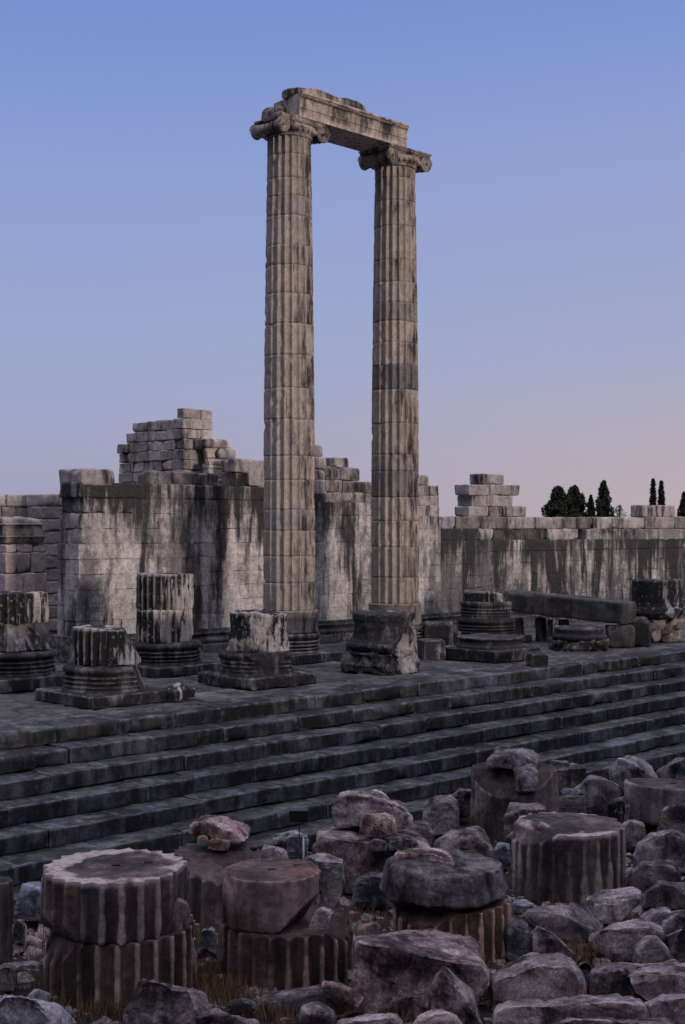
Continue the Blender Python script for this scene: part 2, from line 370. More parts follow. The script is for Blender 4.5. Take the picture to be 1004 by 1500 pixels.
# ------------------------------------------------------------------ ground
def ground():
    def axis(fine0, fine1, st, pts): 
        a = list(np.arange(fine0, fine1+1e-6, st)); return np.array(sorted(set([p for p in pts if p < fine0-st or p > fine1+st]+a)))
    U = axis(-24, 24, .3, [-3000, -1200, -500, -200, -120, -80, -66, -60, -50, -40, -32, 34, 44, 54, 64, 80, 92, 100, 160, 300, 800, 2000, 4000])
    Vv = axis(11, 26, .3, [-4000, -2000, -800, -300, -120, -64, -56, -40, -20, 0, 28, 30, 32, 34, 38, 42, 46, 52, 60, 100, 300, 1000, 3000])
    A, B = np.meshgrid(U, Vv, indexing='ij')
    def ss(x, a, b): t = np.clip((x-a)/(b-a), 0, 1); return t*t*(3-2*t)
    up = np.maximum.reduce([ss(B, 27.6, 33.2), ss(-B, 56, 64), ss(-A, 60, 66), ss(A, 92, 100)])
    Z = GZ+up*5.35+ss(B, 38, 60)*3.0
    P = np.stack([A.ravel(), B.ravel(), Z.ravel()], 1)
    near = ((A > -25) & (A < 25) & (B > 11) & (B < 26)).ravel()
    P[:, 2] += np.where(near, .10*fbm(P*np.array([1, 1, 0]), .5, 3, 4), 0)
    W = np.stack([P1[0]+P[:, 0]*UX+P[:, 1]*UY, P1[1]+P[:, 0]*UY-P[:, 1]*UX, P[:, 2]], 1)
    nb = len(Vv); Fc = [(i*nb+j, i*nb+j+1, (i+1)*nb+j+1, (i+1)*nb+j) for i in range(len(U)-1) for j in range(nb-1)]
    mb = MB(); mb.add(W, Fc); tag(link('ground', mb.mesh(), M['earth']), kind='structure')
ground()

# ------------------------------------------------------------------ steps and pavement (local x = u, y = -v)
V0, RISE, TREAD = 7.65, .37, .78
LOC0 = uv(0, 0, 0)
def T(mb, VF, at, rz=0, tilt=(0, 0)):
    V = VF[0].copy()
    if tilt[0]: c, s = math.cos(tilt[0]), math.sin(tilt[0]); V = np.stack([V[:, 0], V[:, 1]*c-V[:, 2]*s, V[:, 1]*s+V[:, 2]*c], 1)
    if tilt[1]: c, s = math.cos(tilt[1]), math.sin(tilt[1]); V = np.stack([V[:, 0]*c+V[:, 2]*s, V[:, 1], -V[:, 0]*s+V[:, 2]*c], 1)
    if rz: c, s = math.cos(rz), math.sin(rz); V = np.stack([V[:, 0]*c-V[:, 1]*s, V[:, 0]*s+V[:, 1]*c, V[:, 2]], 1)
    mb.add(V+np.array(at), VF[1])
steps = root('temple_steps', 'long flight of seven dark weathered stone steps below the column bases', 'steps', LOC0)
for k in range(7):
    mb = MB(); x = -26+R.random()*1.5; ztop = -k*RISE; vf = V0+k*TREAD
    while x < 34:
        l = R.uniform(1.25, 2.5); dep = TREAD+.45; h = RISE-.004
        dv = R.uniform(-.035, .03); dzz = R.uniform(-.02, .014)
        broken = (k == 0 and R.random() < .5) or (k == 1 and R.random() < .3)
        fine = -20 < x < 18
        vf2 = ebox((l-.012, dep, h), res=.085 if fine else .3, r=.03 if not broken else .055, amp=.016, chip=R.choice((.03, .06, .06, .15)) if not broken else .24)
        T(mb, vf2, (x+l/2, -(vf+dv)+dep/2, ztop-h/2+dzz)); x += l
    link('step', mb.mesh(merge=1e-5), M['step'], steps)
# platform core + flagstones
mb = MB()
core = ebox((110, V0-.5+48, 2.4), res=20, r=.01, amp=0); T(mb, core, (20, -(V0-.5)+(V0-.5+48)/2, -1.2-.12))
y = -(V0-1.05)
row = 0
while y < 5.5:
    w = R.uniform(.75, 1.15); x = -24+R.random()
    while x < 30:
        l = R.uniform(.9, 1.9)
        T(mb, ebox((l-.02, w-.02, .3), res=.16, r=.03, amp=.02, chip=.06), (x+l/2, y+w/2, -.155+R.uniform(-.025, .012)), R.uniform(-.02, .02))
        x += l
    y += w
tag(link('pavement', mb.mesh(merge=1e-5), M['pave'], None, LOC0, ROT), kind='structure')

# ------------------------------------------------------------------ long cella wall
VW = -4.4                       # front face
COURSE = .525; WB = .85         # first course above the base moulding
wall = root('temple_wall', 'tall stained marble wall behind the two standing columns', 'wall', LOC0)
wu = lambda px, v=VW: on_v(px, v)[0]
tops = [(wu(115), wu(452), 10), (wu(452), wu(596), 9), (wu(596), wu(646), 8), (wu(646), wu(702), 7), (wu(702), wu(1004)+8, 6)]
mb = MB(); mbr = MB(); ujoin = wu(646)
for c in range(10):
    x = wu(115)+(.0 if c % 2 else 0); z0 = WB+c*COURSE
    xe = max(b for a, b, n in tops if n > c)
    while x < xe-.05:
        l = min(R.uniform(1.5, 3.1), xe-x)
        if x < ujoin-.01 < x+l: l = ujoin-x
        if xe-x-l < .5: l = xe-x
        up_ = c >= 7 and x < wu(420)
        top_course = any(a-.1 <= x < b and n == c+1 for a, b, n in tops)
        og = R.random() < .08
        if x == wu(115) and c > 5: x += R.uniform(0, .3); l -= .1
        T(mb if x < ujoin-.02 else mbr, ebox((l-(.02 if og else .002), 1.3, COURSE-(.014 if og else .002)), res=.10, r=.007 if not top_course else .03, amp=.012, chip=.10 if top_course else (.22 if x < wu(160) and c > 5 else (.12 if R.random() < .12 else .02))), (x+l/2, -VW+.65+R.uniform(-.008, .008)-.02*(x < wu(190)), z0+COURSE/2))
        x += l
link('masonry', mb.mesh(merge=1e-5), M['wall'], wall)
low = link('masonry', mbr.mesh(merge=1e-5), M['wall_low'], wall); low['label'] = 'lower stretch of wall streaked black'
# base moulding: extruded profile with tori and fillets
def extrude_profile(prof, x0, x1, n=1):
    m = len(prof); V = []; Fc = []
    xs = np.linspace(x0, x1, n+1)
    for x in xs: V += [(x, p[0], p[1]) for p in prof]
    for k in range(n):
        for i in range(m): j = (i+1) % m; Fc.append((k*m+i, (k+1)*m+i, (k+1)*m+j, k*m+j))
    Fc.append(tuple(range(m))); Fc.append(tuple(n*m+i for i in range(m))[::-1])
    return np.array(V), Fc
def bump_prof(y0, pts): return [(y0-a, z) for a, z in pts]
pr = [(0, 0), (.30, 0), (.30, .30), (.22, .32), (.20, .36)]
for k in range(7): a = -math.pi/2+math.pi*k/6; pr.append((.20+.07*math.cos(a), .44+.08*math.sin(a)))
pr += [(.17, .54), (.12, .58), (.12, .64)]
for k in range(5): a = -math.pi/2+math.pi*k/4; pr.append((.12+.05*math.cos(a), .70+.05*math.sin(a)))
pr += [(.08, .77), (.03, .86), (0, .86)]
mb = MB(); y0 = -VW
VF = extrude_profile([(y0-a, z) for a, z in pr]+[(y0+1.5, .86), (y0+1.5, 0)], wu(115)-.28, wu(1004)+8, 120)
VF[0][:, 1] += .012*vnoise(VF[0], 2.0, 5); mb.add(*VF)
link('base_moulding', mb.mesh(smooth=False), M['base'], wall)

# blocks that lie loose on the wall head, each measured against the wall plane
def wall_block(label, px0, px1, pyt, pyb, dv=.05, thick=1.0, r=.022, chip=.10, mat='loose', color=None, skew=None, name='loose_block', cat='stone block', v=VW, tilt=0, group='squared blocks lying on the wall head'):
    vv = v-dv; u0, Y0 = on_v(px0, vv); u1, Y1 = on_v(px1, vv); Y = (Y0+Y1)/2
    z1, z0 = zat(pyt, Y), zat(pyb, Y); h = z1-z0
    V, Fc = ebox((u1-u0-.01, thick, h-.006), res=.08, r=r, amp=.02, chip=chip, skew=skew); V[:, 2] += h/2
    mb = MB(); mb.add(V, Fc)
    o = link(name, mb.mesh(merge=1e-5), M[mat], None, uv((u0+u1)/2, vv-thick/2, z0), ROT+tilt, color)
    return tag(o, label, cat, group)
WB_ = wall_block
WB_('long flat capping slab overhanging the left end of the tall wall', 121, 173, 686, 712, -.06, 1.5, .10, .2)
WB_('dark rounded boulder lying on the wall just left of the first column', 222, 284, 690, 713, .05, .9, .14, .1, color=(.55,.55,.58))
WB_('dark pitted block beside the rounded boulder on the wall', 284, 322, 693, 712, .1, .9, .06, .25, color=(.8,.8,.8))
WB_('rough block directly left of the first column shaft on the wall head', 345, 372, 672, 692, .5, .9, .06, .3)
WB_('pale block half hidden behind the first column shaft on the wall head', 366, 396, 674, 712, .45, .9, .06, .25)
WB_('shallow recessed block under the rough block left of the first column', 346, 367, 692, 712, .7, .9, .03, .1, color=(.8,.75,.7))
# heap seen between the two shafts
WB_('bottom rubble block touching the right edge of the first column', 458, 482, 721, 737, .3, .9, .07, .3)
WB_('wide weathered bottom block in the heap between the columns', 483, 518, 721, 737, .25, .9, .08, .3)
WB_('small bottom block next to the second column in the heap between the columns', 519, 548, 722, 737, .3, .9, .05, .2)
WB_('square block in the third layer right beside the first column', 458, 478, 703, 721.5, .45, .9, .04, .15, color=(.85,.87,.95))
WB_('short brownish block in the middle of the heap between the columns', 479, 502, 703, 721, .35, .9, .04, .15, color=(.95,.9,.85))
WB_('long low dark block reaching behind the second column', 503, 550, 705, 722, .35, .9, .04, .15, color=(.7,.68,.68))
WB_('small square block above the third layer beside the first column', 456, 478, 687, 703, .55, .9, .05, .2)
WB_('wide ragged block carrying the small cube between the columns', 478, 529, 684, 704, .45, .9, .09, .4)
WB_('small cube shaped block topmost in the heap between the columns', 491, 513, 670, 684.5, .55, .7, .06, .25)
WB_('pair sized upper block hugging the first column high on the heap', 458, 482, 669, 687, .65, .9, .06, .25)
WB_('tapered highest block hugging the first column shaft on its right', 460, 474, 651, 669, .75, .7, .06, .3, skew=(-.12, 0))
# neat blocks right of the second column
WB_('topmost pale block right beside the second column', 612, 630, 696, 711, .2, .8, .06, .15)
WB_('pale square block under the topmost one beside the second column', 612, 630, 711, 726, .15, .9, .04, .08)
WB_('outer block of the second layer right of the second column', 630.5, 644, 711, 726, .15, .9, .04, .1)
WB_('longer pale block in the middle layer right of the second column', 612, 636, 726, 741, .12, .9, .03, .08)
WB_('narrow end block in the middle layer right of the second column', 636.5, 644, 726, 741, .12, .9, .03, .1)
WB_('lowest left pale block right of the second column', 612, 630, 741, 757, .1, 1, .03, .08)
WB_('lowest right pale block standing at the wall step right of the second column', 630.5, 644, 741, 757, .1, 1, .03, .08)
# right hand stretch
WB_('broken blue grey stub on the wall just right of the second column', 647, 668, 757, 775, .4, .8, .07, .35, color=(.8,.85,.95))
WB_('stacked pier foot block with a pale right end', 669, 745, 757, 774.5, .35, 1, .03, .1, color=(.6,.58,.6))
WB_('pale end block right of the foot of the stacked pier', 745.5, 786, 757, 774.5, .3, 1, .04, .15)
WB_('fourth layer left block of the stacked pier', 688, 716, 742, 757, .5, .9, .04, .12)
WB_('fourth layer middle pale block of the stacked pier', 716.5, 738, 742, 757, .6, .8, .03, .1, color=(1.05,1.0,.95))
WB_('fourth layer right overhanging block of the stacked pier', 738.5, 773, 741.5, 757, .45, .9, .05, .15)
WB_('small left block in the third layer of the stacked pier', 692, 714, 725.5, 742, .55, .9, .04, .1)
WB_('wide right block in the third layer of the stacked pier', 714.5, 752, 725.5, 742, .5, .9, .05, .15)
WB_('left block of the second layer of the stacked pier', 688, 711, 709.5, 725.5, .5, .9, .04, .12)
WB_('thin middle block of the second layer of the stacked pier', 711.3, 726, 709.5, 725.5, .5, .9, .03, .08)
WB_('flaring right block of the second layer of the stacked pier', 726.3, 762, 710, 725.5, .5, .9, .05, .2, skew=(.18, 0), color=(.85,.82,.82))
WB_('trapezoid top stone crowning the stacked pier', 708, 739, 694.5, 709.5, .6, .8, .04, .12)
WB_('broken pointed stone on the wall left of the dark middle block', 702, 724, 774.5, 791.5, .05, .7, .12, .5)
WB_('long black block set back below the stacked pier', 724, 804, 774.5, 791.5, .42, .8, .03, .1, color=(.35,.34,.35))
WB_('black and white block with a worn face in the lower loose course', 804, 848, 774.5, 791.5, .2, 1, .05, .2)
WB_('squared pale ended block on the low right wall', 860, 911, 774.5, 791.5, .1, 1, .04, .12, color=(.9,.88,.9))
WB_('dark long block left in the upper loose course under the trees', 786, 831, 757.5, 774.5, .3, 1, .05, .2, color=(.9,.88,.92))
WB_('short dark block beneath the broad cypress', 831.5, 870, 757.5, 774.5, .35, 1, .05, .25, color=(.55,.54,.56))
WB_('pale block beneath the pointed cypress', 870.5, 898, 757.5, 774.5, .25, 1, .04, .15, color=(1.05,1.03,1.05))
WB_('grey rounded block between the trees and the ornate block', 898.5, 946, 757.5, 774.5, .25, 1, .08, .2)
WB_('mottled block under the ornate block on the right wall', 946.5, 989, 757, 774.5, .15, 1, .04, .12, color=(.8,.78,.8))
WB_('far right end block of the upper loose course at the photo edge', 989.5, 1030, 757, 774.5, .15, 1, .04, .12, color=(.6,.58,.6))
WB_('wide dark block of the lower loose course right of the squared block', 911.5, 946, 775, 791.5, .02, 1.2, .03, .1, color=(.7,.68,.7))
WB_('long block in the lower loose course under the ornate block', 946.5, 1030, 775, 791.5, .0, 1.2, .03, .1, color=(.85,.84,.86))
WB_('ornate moulded block standing alone near the twin cypresses', 943, 990, 740, 757, .2, .8, .05, .12, color=(1.1,1.05,1.05))

# ------------------------------------------------------------------ ruined masonry behind the wall
def masonry(name, label, loc, rot, rows, depth, ch, bw=(.35, .8), mat='ruin', amp=.035, chip=.25, cat='ruined wall', color=None):
    """rows = [(x0, x1)] bottom to top in local metres"""
    mb = MB(); z = 0
    for (a, b) in rows:
        x = a
        while x < b-.04:
            l = min(R.uniform(*bw), b-x); l = b-x if b-x-l < .2 else l
            hh = ch*R.uniform(.97, 1.0)
            T(mb, ebox((l-.02, depth*R.uniform(.93, 1.0), hh-.012), res=.09, r=.04, amp=amp, chip=chip), (x+l/2, depth/2+R.uniform(-.05, .05), z+ch/2), R.uniform(-.02, .02))
            x += l
        z += ch
    mb.add(*ebox((0.9*(rows[0][1]-rows[0][0]), depth*.7, ch*(len(rows)-2)), res=5, r=.01, amp=0)); mb.v[-1] += np.array([(rows[0][0]+rows[0][1])/2, depth/2, ch*(len(rows)-2)/2])
    return tag(link(name, mb.mesh(merge=1e-5), M[mat], None, loc, rot, color), label, cat)
# stair tower: its long left face runs away from the viewer (local x along -v, so y = -u side)
def tower(label, vface, px_corner, px_far, tops_px, py_base, width_u, ch=.42, bw=(.35, .8), color=None, name='ruined_tower'):
    """L-shaped ruin with corner at px_corner; left face recedes to px_far"""
    u0, Yc = on_v(px_corner, vface); x0, y0, _ = uv(u0, vface)
    # length along -v so that far end is at px_far
    t = (px_far-CX)/F; L_ = (x0-t*y0)/(UY+t*UX)
    zb = 0.0; n = int((max(zat(p, Yc+L_*UX*f) for f, p in tops_px)-zb)/ch+.5)
    mb = MB(); hs = [(f*L_, zat(p, Yc+f*L_*UX)) for f, p in tops_px]
    def top_at(w): return float(np.interp(w, [a for a, b in hs], [b for a, b in hs]))
    for k in range(n):
        z = zb+k*ch; fine = zat(py_base, Yc) < z+ch*2
        w = 0
        while w < L_-.05:
            l = min(R.uniform(*bw), L_-w); l = L_-w if L_-w-l < .25 else l
            if z+ch*.6 < top_at(w+l/2):
                T(mb, ebox((.9+R.uniform(-.05, .05), l-.02, ch-.015), res=.08 if fine else .4, r=.024, amp=.03, chip=.14), (.45+R.uniform(-.05, .05), w+l/2, z+ch/2), R.uniform(-.03, .03))
            w += l
        if z+ch*.6 < top_at(0):
            x = .9
            while x < width_u-.05:
                l = min(R.uniform(*bw), width_u-x); l = width_u-x if width_u-x-l < .25 else l
                T(mb, ebox((l-.02, .8, ch-.015), res=.08 if fine else .4, r=.022, amp=.025, chip=.10), (x+l/2, .42+R.uniform(-.03, .03), z+ch/2))
                x += l
    o = link(name, mb.mesh(merge=1e-5), M['pale' if ch < .3 else 'ruin'], None, (x0, y0, 0), ROT, color)
    return tag(o, label, 'ruined wall')
tower('high stepped ruin of rough masonry rising above the wall on the left', -7.2, 270, 174, [(0, 603), (.12, 604), (.2, 618), (.55, 622), (.8, 626), (.83, 634), (.9, 636), (.92, 650), (1.0, 652)], 712, 1.45, ch=.40)
tower('smaller pier of thin pale stones right of the high stepped ruin', -6.6, 304, 298, [(0, 643), (1, 643)], 712, 1.2, ch=.22, bw=(.22, .6), color=(1.2,1.2,1.2), name='masonry_pier')
tower('low pale brick-like pier of thin courses left of the first column', -6.2, 308, 302, [(0, 671), (1, 671)], 712, 1.75, ch=.17, bw=(.25, .7), color=(1.2,1.2,1.2), name='masonry_pier')
WB_('rounded rough stone sitting on the pale brick-like pier', 322, 347, 656, 672, 1.9, .8, .14, .3, group=None)
WB_('flat block topping the smaller pale pier', 302, 335, 643, 656, 2.0, .8, .06, .15, group=None, color=(1.05, 1, .97))

# far left: cross wall and strapped pier
masonry('far_wall', 'far light wall with a ragged top at the left edge', uv(on_v(-60, -13)[0], -13), ROT, [(0, on_v(104, -13)[0]-on_v(-60, -13)[0])]*12, 1.2, .49, bw=(.5, 1.2), amp=.03, chip=.15, mat='pale', color=(.85,.86,.95))
masonry('far_wall', 'narrow grey wall end standing between the far wall and the tall wall', uv(on_v(63, -11.5)[0], -11.5), ROT, [(0, on_v(108, -11.5)[0]-on_v(63, -11.5)[0])]*12, 1.2, .49, bw=(.8, 1.6), amp=.03, chip=.12, mat='pale', color=(.8,.82,.92))
def strapped_pier():
    v = -8.6; u0, Y0 = on_v(10, v); u1, Y1 = on_v(68, v); w = u1-u0; zt = zat(757, Y0)
    r_ = root('restored_pier', 'pale mortared stone pier bound by two metal straps at far left', 'pier', uv((u0+u1)/2, v, 0))
    mb = MB(); z = 0
    for k, h in enumerate([1.2, .9, .8, .75, .6, .5]):
        if z >= zt-.9: break
        z1 = min(z+h, zt-1.0); x = -w/2-.04*(5-k)*.5; x1 = -x
        while x < x1-.05:
            l = min(R.uniform(.4, .9), x1-x); l = x1-x if x1-x-l < .3 else l
            T(mb, ebox((l-.012, 1.3, z1-z-.012), res=.1, r=.03, amp=.03, chip=.2), (x+l/2, .65, (z+z1)/2)); x += l
        z = z1
    link('masonry', mb.mesh(merge=1e-5), M['pale'], r_, color=(.95,.93,.98))
    mb = MB(); T(mb, ebox((w-.05, 1.2, zt-z), res=.08, r=.14, amp=.04, chip=.35), (0, .62, (z+zt)/2)); link('cap_block', mb.mesh(merge=1e-5), M['loose'], r_, color=(1.0,.92,.8))
    for py in (768, 786):
        zz = zat(py, Y0); mb = MB()
        mb.add(*ebox((w+.10, 1.34, .05), res=.3, r=.01, amp=0)); mb.v[-1] += np.array([0, .62, zz])
        link('metal_strap', mb.mesh(merge=1e-5), M['steel'], r_)
strapped_pier()

# ------------------------------------------------------------------ columns
def base_profile(s=1.0, z0=0.0):
    """Ionic (Asian) base: stacked scotias and a torus; returns [(r,z)]"""
    p = [(1.16*s, z0)]
    z = z0
    p += [(1.16*s, z+.02), (1.14*s, z+.06), (1.09*s, z+.09)]
    z += .10
    for k in range(3):
        for a in np.linspace(-1, 1, 5): p.append(((1.08+.055*math.sqrt(max(0, 1-a*a)))*s, z+.04+.038*a))
        p.append((1.03*s, z+.10)); p.append((1.03*s, z+.115)); z += .12
    for a in np.linspace(-1, 1, 9): p.append(((1.04+.11*math.sqrt(max(0, 1-a*a)))*s, z+.105+.1*a))
    z += .21
    p += [(1.03*s, z+.01)]
    return p, z+.01
def solid(VF, voxel=None): 
    mb = MB(); mb.add(*VF); return mb.mesh(merge=1e-5)
def plinth_mesh(half=1.3, h=.3, chip=.08):
    V, Fc = ebox((2*half, 2*half, h), res=.1, r=.03, amp=.015, chip=chip); V[:, 2] += h/2; mb = MB(); mb.add(V, Fc); return mb.mesh(merge=1e-5)
def spiral(turns=2.6, r=.29, w=.028):
    """raised spiral fillet on the volute face (plane x-z, facing -y)"""
    n = 70; V = []; Fc = []
    for k in range(n+1):
        t = k/n; a = t*turns*2*math.pi; rr = r*(1-t)**.8*.96+.035
        for dr, dy in ((-w/2, 0), (-w/4, -.03), (w/4, -.03), (w/2, 0)):
            V.append(((rr+dr*(1-.4*t))*math.cos(a), dy, (rr+dr*(1-.4*t))*math.sin(a)))
    for k in range(n):
        for i in range(3): Fc.append((k*4+i, k*4+i+1, (k+1)*4+i+1, (k+1)*4+i))
    return np.array(V), Fc
def bolster(sgn, ln, r=.29):
    """volute pair joined by its pulvinus; axis along local y"""
    n = 40; ys = np.linspace(-ln, ln, 25); V = []; Fc = []
    a = np.linspace(0, 2*math.pi, n, endpoint=False)
    for y in ys:
        t = abs(y)/ln; rr = r*(.70+.30*t**2.2)+.02*math.cos(y*26)*(t < .75)+.012*(abs(t-.45) < .08)
        V.append(np.stack([rr*np.cos(a), np.full(n, y), rr*np.sin(a)], 1))
    V = np.concatenate(V+[np.array([[0, -ln+.02, 0], [0, ln-.02, 0]])]); m = len(ys)
    for k in range(m-1):
        for i in range(n): j = (i+1) % n; Fc.append((k*n+i, (k+1)*n+i, (k+1)*n+j, k*n+j))
    for i in range(n):
        j = (i+1) % n; Fc.append((m*n, i, j)); Fc.append((m*n+1, (m-1)*n+j, (m-1)*n+i))
    V = V+.012*vnoise(V+sgn*9, 5, 3)[:, None]
    mb = MB(); mb.add(V, Fc)
    for s in (-1, 1):
        Vs, Fs = spiral(r=r)
        Vs = Vs*np.array([sgn, s*1.0, 1]); Vs[:, 1] = np.where(True, (-ln if s > 0 else ln)+Vs[:, 1]*1.0, 0)
        mb.add(Vs, Fs if s*sgn > 0 else [q[::-1] for q in Fs])
        e, fe = lathe([(.0, 0), (.05, 0), (.05, .03), (.03, .045), (0.001, .05)], 12)
        e = e[:, [0, 2, 1]]*np.array([1, -s, 1]); e[:, 1] += -s*ln; mb.add(e, fe if s < 0 else [q[::-1] for q in fe])
    return mb.mesh()
def capital(par, zb, r, broken_left=False):
    """echinus + canalis + abacus as one part, two bolsters as sub-parts"""
    mb = MB()
    mb.add(*lathe([(r, zb-.02), (r+.03, zb), (r+.05, zb+.03), (r+.02, zb+.06), (r+.05, zb+.08), (r+.14, zb+.16), (r+.20, zb+.24), (r+.16, zb+.32), (r+.1, zb+.36)], 72))
    n = 26                        # egg moulding
    for k in range(n):
        a = 2*math.pi*k/n; e, fe = lathe([(.012, -.085), (.05, -.06), (.068, 0), (.06, .06), (.03, .085)], 8)
        mb.add(e*np.array([1, 1, 1])+np.array([(r+.155)*math.cos(a), (r+.155)*math.sin(a), zb+.19]), fe)
    T(mb, ebox((1.86, 1.34, .24), res=.08, r=.04, amp=.012, chip=.03), (0, 0, zb+.36))
    # volute band edge fillets
    for s in (-1, 1):
        for zz in (.27, .455):
            T(mb, ebox((1.75, .05, .035), res=.2, r=.012, amp=.004), (0, s*.685, zb+zz))
    # abacus with ogee and egg-and-dart teeth
    if broken_left:
        T(mb, ebox((2.02, 1.5, .17), res=.06, r=.06, amp=.05, chip=.16), (.02, 0, zb+.54))
    else:
        T(mb, ebox((2.12, 1.56, .07), res=.07, r=.02, amp=.012, chip=.05), (0, 0, zb+.515))
        T(mb, ebox((2.24, 1.68, .08), res=.07, r=.025, amp=.015, chip=.07), (0, 0, zb+.585))
    for s in (() if broken_left else (-1, 1)):
        for k in range(22): T(mb, ebox((.06, .05, .06), res=.05, r=.02, amp=.004), (-1.02+k*.0972, s*.795, zb+.52))
        for k in range(16): T(mb, ebox((.05, .06, .06), res=.05, r=.02, amp=.004), (s*1.075, -.72+k*.096, zb+.52))
    c = link('capital', mb.mesh(merge=1e-6), M['capital'], par)
    for s in (-1, 1):
        b = link('volute', bolster(s, .70 if broken_left and s < 0 else .74, .25 if broken_left and s < 0 else .28), M['capital'], c, (s*.90, 0, zb+.22))
    return c
def tall_column(label, u, joints, zcap, rb, rt, tints, seed):
    x, y, _ = uv(u, 0); Yc = y
    col = root('standing_column', label, 'column', (x, y, 0), ROT, 'tall fluted columns still standing')
    link('plinth', plinth_mesh(1.3, .31), M['base'], col, color=(1.5,1.45,1.4))
    prof, zt = base_profile(.93, .31)
    V, Fc = lathe(prof, 96); V = V+.008*vnoise(V, 3, 4)[:, None]*np.array([1, 1, 0]); mb = MB(); mb.add(V, Fc)
    link('base', mb.mesh(), M['base'], col, color=(1.7,1.6,1.5))
    # smooth apophyge drum
    z1 = zat(joints[0], Yc)
    V, Fc = lathe([(1.0, zt-.01), (1.0, zt+.05), (.985, zt+.12), (.98, zt+.3), (.98, z1-.08), (1.0, z1-.05), (1.0, z1-.01), (.97, z1)], 96)
    V = V+.008*vnoise(V, 3, 4)[:, None]*np.array([1, 1, 0]); mb = MB(); mb.add(V, Fc)
    link('apophyge', mb.mesh(), M['shaft'], col, color=(.72,.72,.72))
    zs = [zat(p, Yc) for p in joints]+[zcap]
    for k in range(len(zs)-1):
        tt = lambda z: rb+(rt-rb)*max(0, (z-zs[0])/(zcap-zs[0]))**2.2
        off = R.uniform(-.004, .004)
        V, Fc = fluted(tt(zs[k])+off, tt(zs[k+1])+off, zs[k]+.0015, zs[k+1]-.0015, dz=.07, nf=20, seg=12, depth=.115, seed=seed+k*3, chip=.06, arris=.12)
        mb = MB(); mb.add(V, Fc); t = tints.get(k)
        b_ = R.uniform(.88, 1.08); c_ = t if t else (b_, b_*R.uniform(.97, 1.0), b_*R.uniform(.94, 1.0))
        o = link('drum', mb.mesh(), M['shaft'], col, color=c_)
        if t: o['label'] = 'smooth dark grey drum'
    capital(col, zcap, rt, u == 0)
    return col
J1 = [893, 853, 814, 777, 747, 704, 669, 616, 571, 523, 478, 434, 393, 364, 321, 293, 267, 232]
J2 = [883, 845, 801, 763, 729, 691, 667, 622, 573, 538, 505, 474, 447, 417, 385, 336, 299, 266]
GREY = (.55,.57,.62)
tall_column('left one of the two tall fluted columns, all its drums beige', 0, J1, 17.82, .895, .745, {3: (.85,.87,.92), 14: (.85,.86,.88)}, 10)
tall_column('right one of the two tall fluted columns, with dark grey drums in its shaft', 5.3, J2, 17.82, .895, .745, {4: GREY, 8: (.48,.50,.55), 5: (.75,.75,.77), 11: (.68,.69,.72)}, 90)
# architrave spanning the two capitals
def architrave():
    z0 = 18.42; L0, L1 = -.27, 5.06; h = .80; D = .80
    r_ = root('architrave', 'carved stone beam bridging the two tall columns', 'architrave', uv(0, 0, z0))
    prof = [(-D, 0), (-D, .30), (-D-.03, .31), (-D-.03, .60), (-D-.06, .62), (-D-.10, .66), (-D-.10, .70), (-D-.15, .74), (-D-.15, h), (D*.9, h), (D*.9, 0)]
    VF = extrude_profile(prof, L0, L1, 70); V = VF[0]
    V[:, 1] += .012*vnoise(V, 2.5, 4)*(V[:, 1] < 0); V[:, 2] += .02*vnoise(V, 1.5, 5)*(V[:, 2] > .5)
    # broken soffit near the left capital and ragged left inner end
    V[:, 0] += np.where((V[:, 0] < 0) & (V[:, 1] > 0), .2, 0)
    mb = MB(); mb.add(V, VF[1])
    link('fasciae', mb.mesh(smooth=False), M['capital'], r_, color=(1.3,1.27,1.25))
    mb = MB()
    for k in range(60): T(mb, ebox((.055, .05, .07), res=.06, r=.018, amp=.004), (L0+.05+k*.0885, -D-.11, .665))
    link('egg_moulding', mb.mesh(merge=1e-6), M['capital'], r_)
architrave()
def hullbm(pts):
    bm = bmesh.new(); vs = [bm.verts.new(p) for p in pts]
    g = bmesh.ops.convex_hull(bm, input=vs); 
    loose = [v for v in bm.verts if not v.link_faces]; bmesh.ops.delete(bm, geom=loose, context='VERTS')
    return bm
# broken frieze stone on the architrave
pts = []
for x, z in ((-.25, 0), (-.25, .25), (.3, .32), (.7, .27), (1.3, .29), (2.2, .37), (2.75, .38), (2.97, .28), (3.08, 0)):
    pts += [(x, -.72, z), (x, .1, z*.95)]
o = link('frieze_block', finish(hullbm(pts), .04, 1, ((1.2, .06), (3, .03), (9, .012))), M['capital'], None, uv(0, 0, 19.22), ROT, (1.15,1.1,1.08)); tag(o, 'broken frieze stone lying on top of the carved beam', 'stone block')
pts = []
for x, z in ((-.55, .05), (-.5, .38), (-.3, .55), (.2, .62), (.2, 0), (-.5, 0)): pts += [(x, .0, z*.75), (x, .78, z)]
o = link('backing_block', finish(hullbm(pts), .04, 1, ((1.2, .06), (3, .03), (9, .012))), M['capital'], None, uv(-.12, 0, 18.47), ROT, (.9,.88,.88)); tag(o, 'rounded broken backer stone on the left capital beside the beam end', 'stone block')

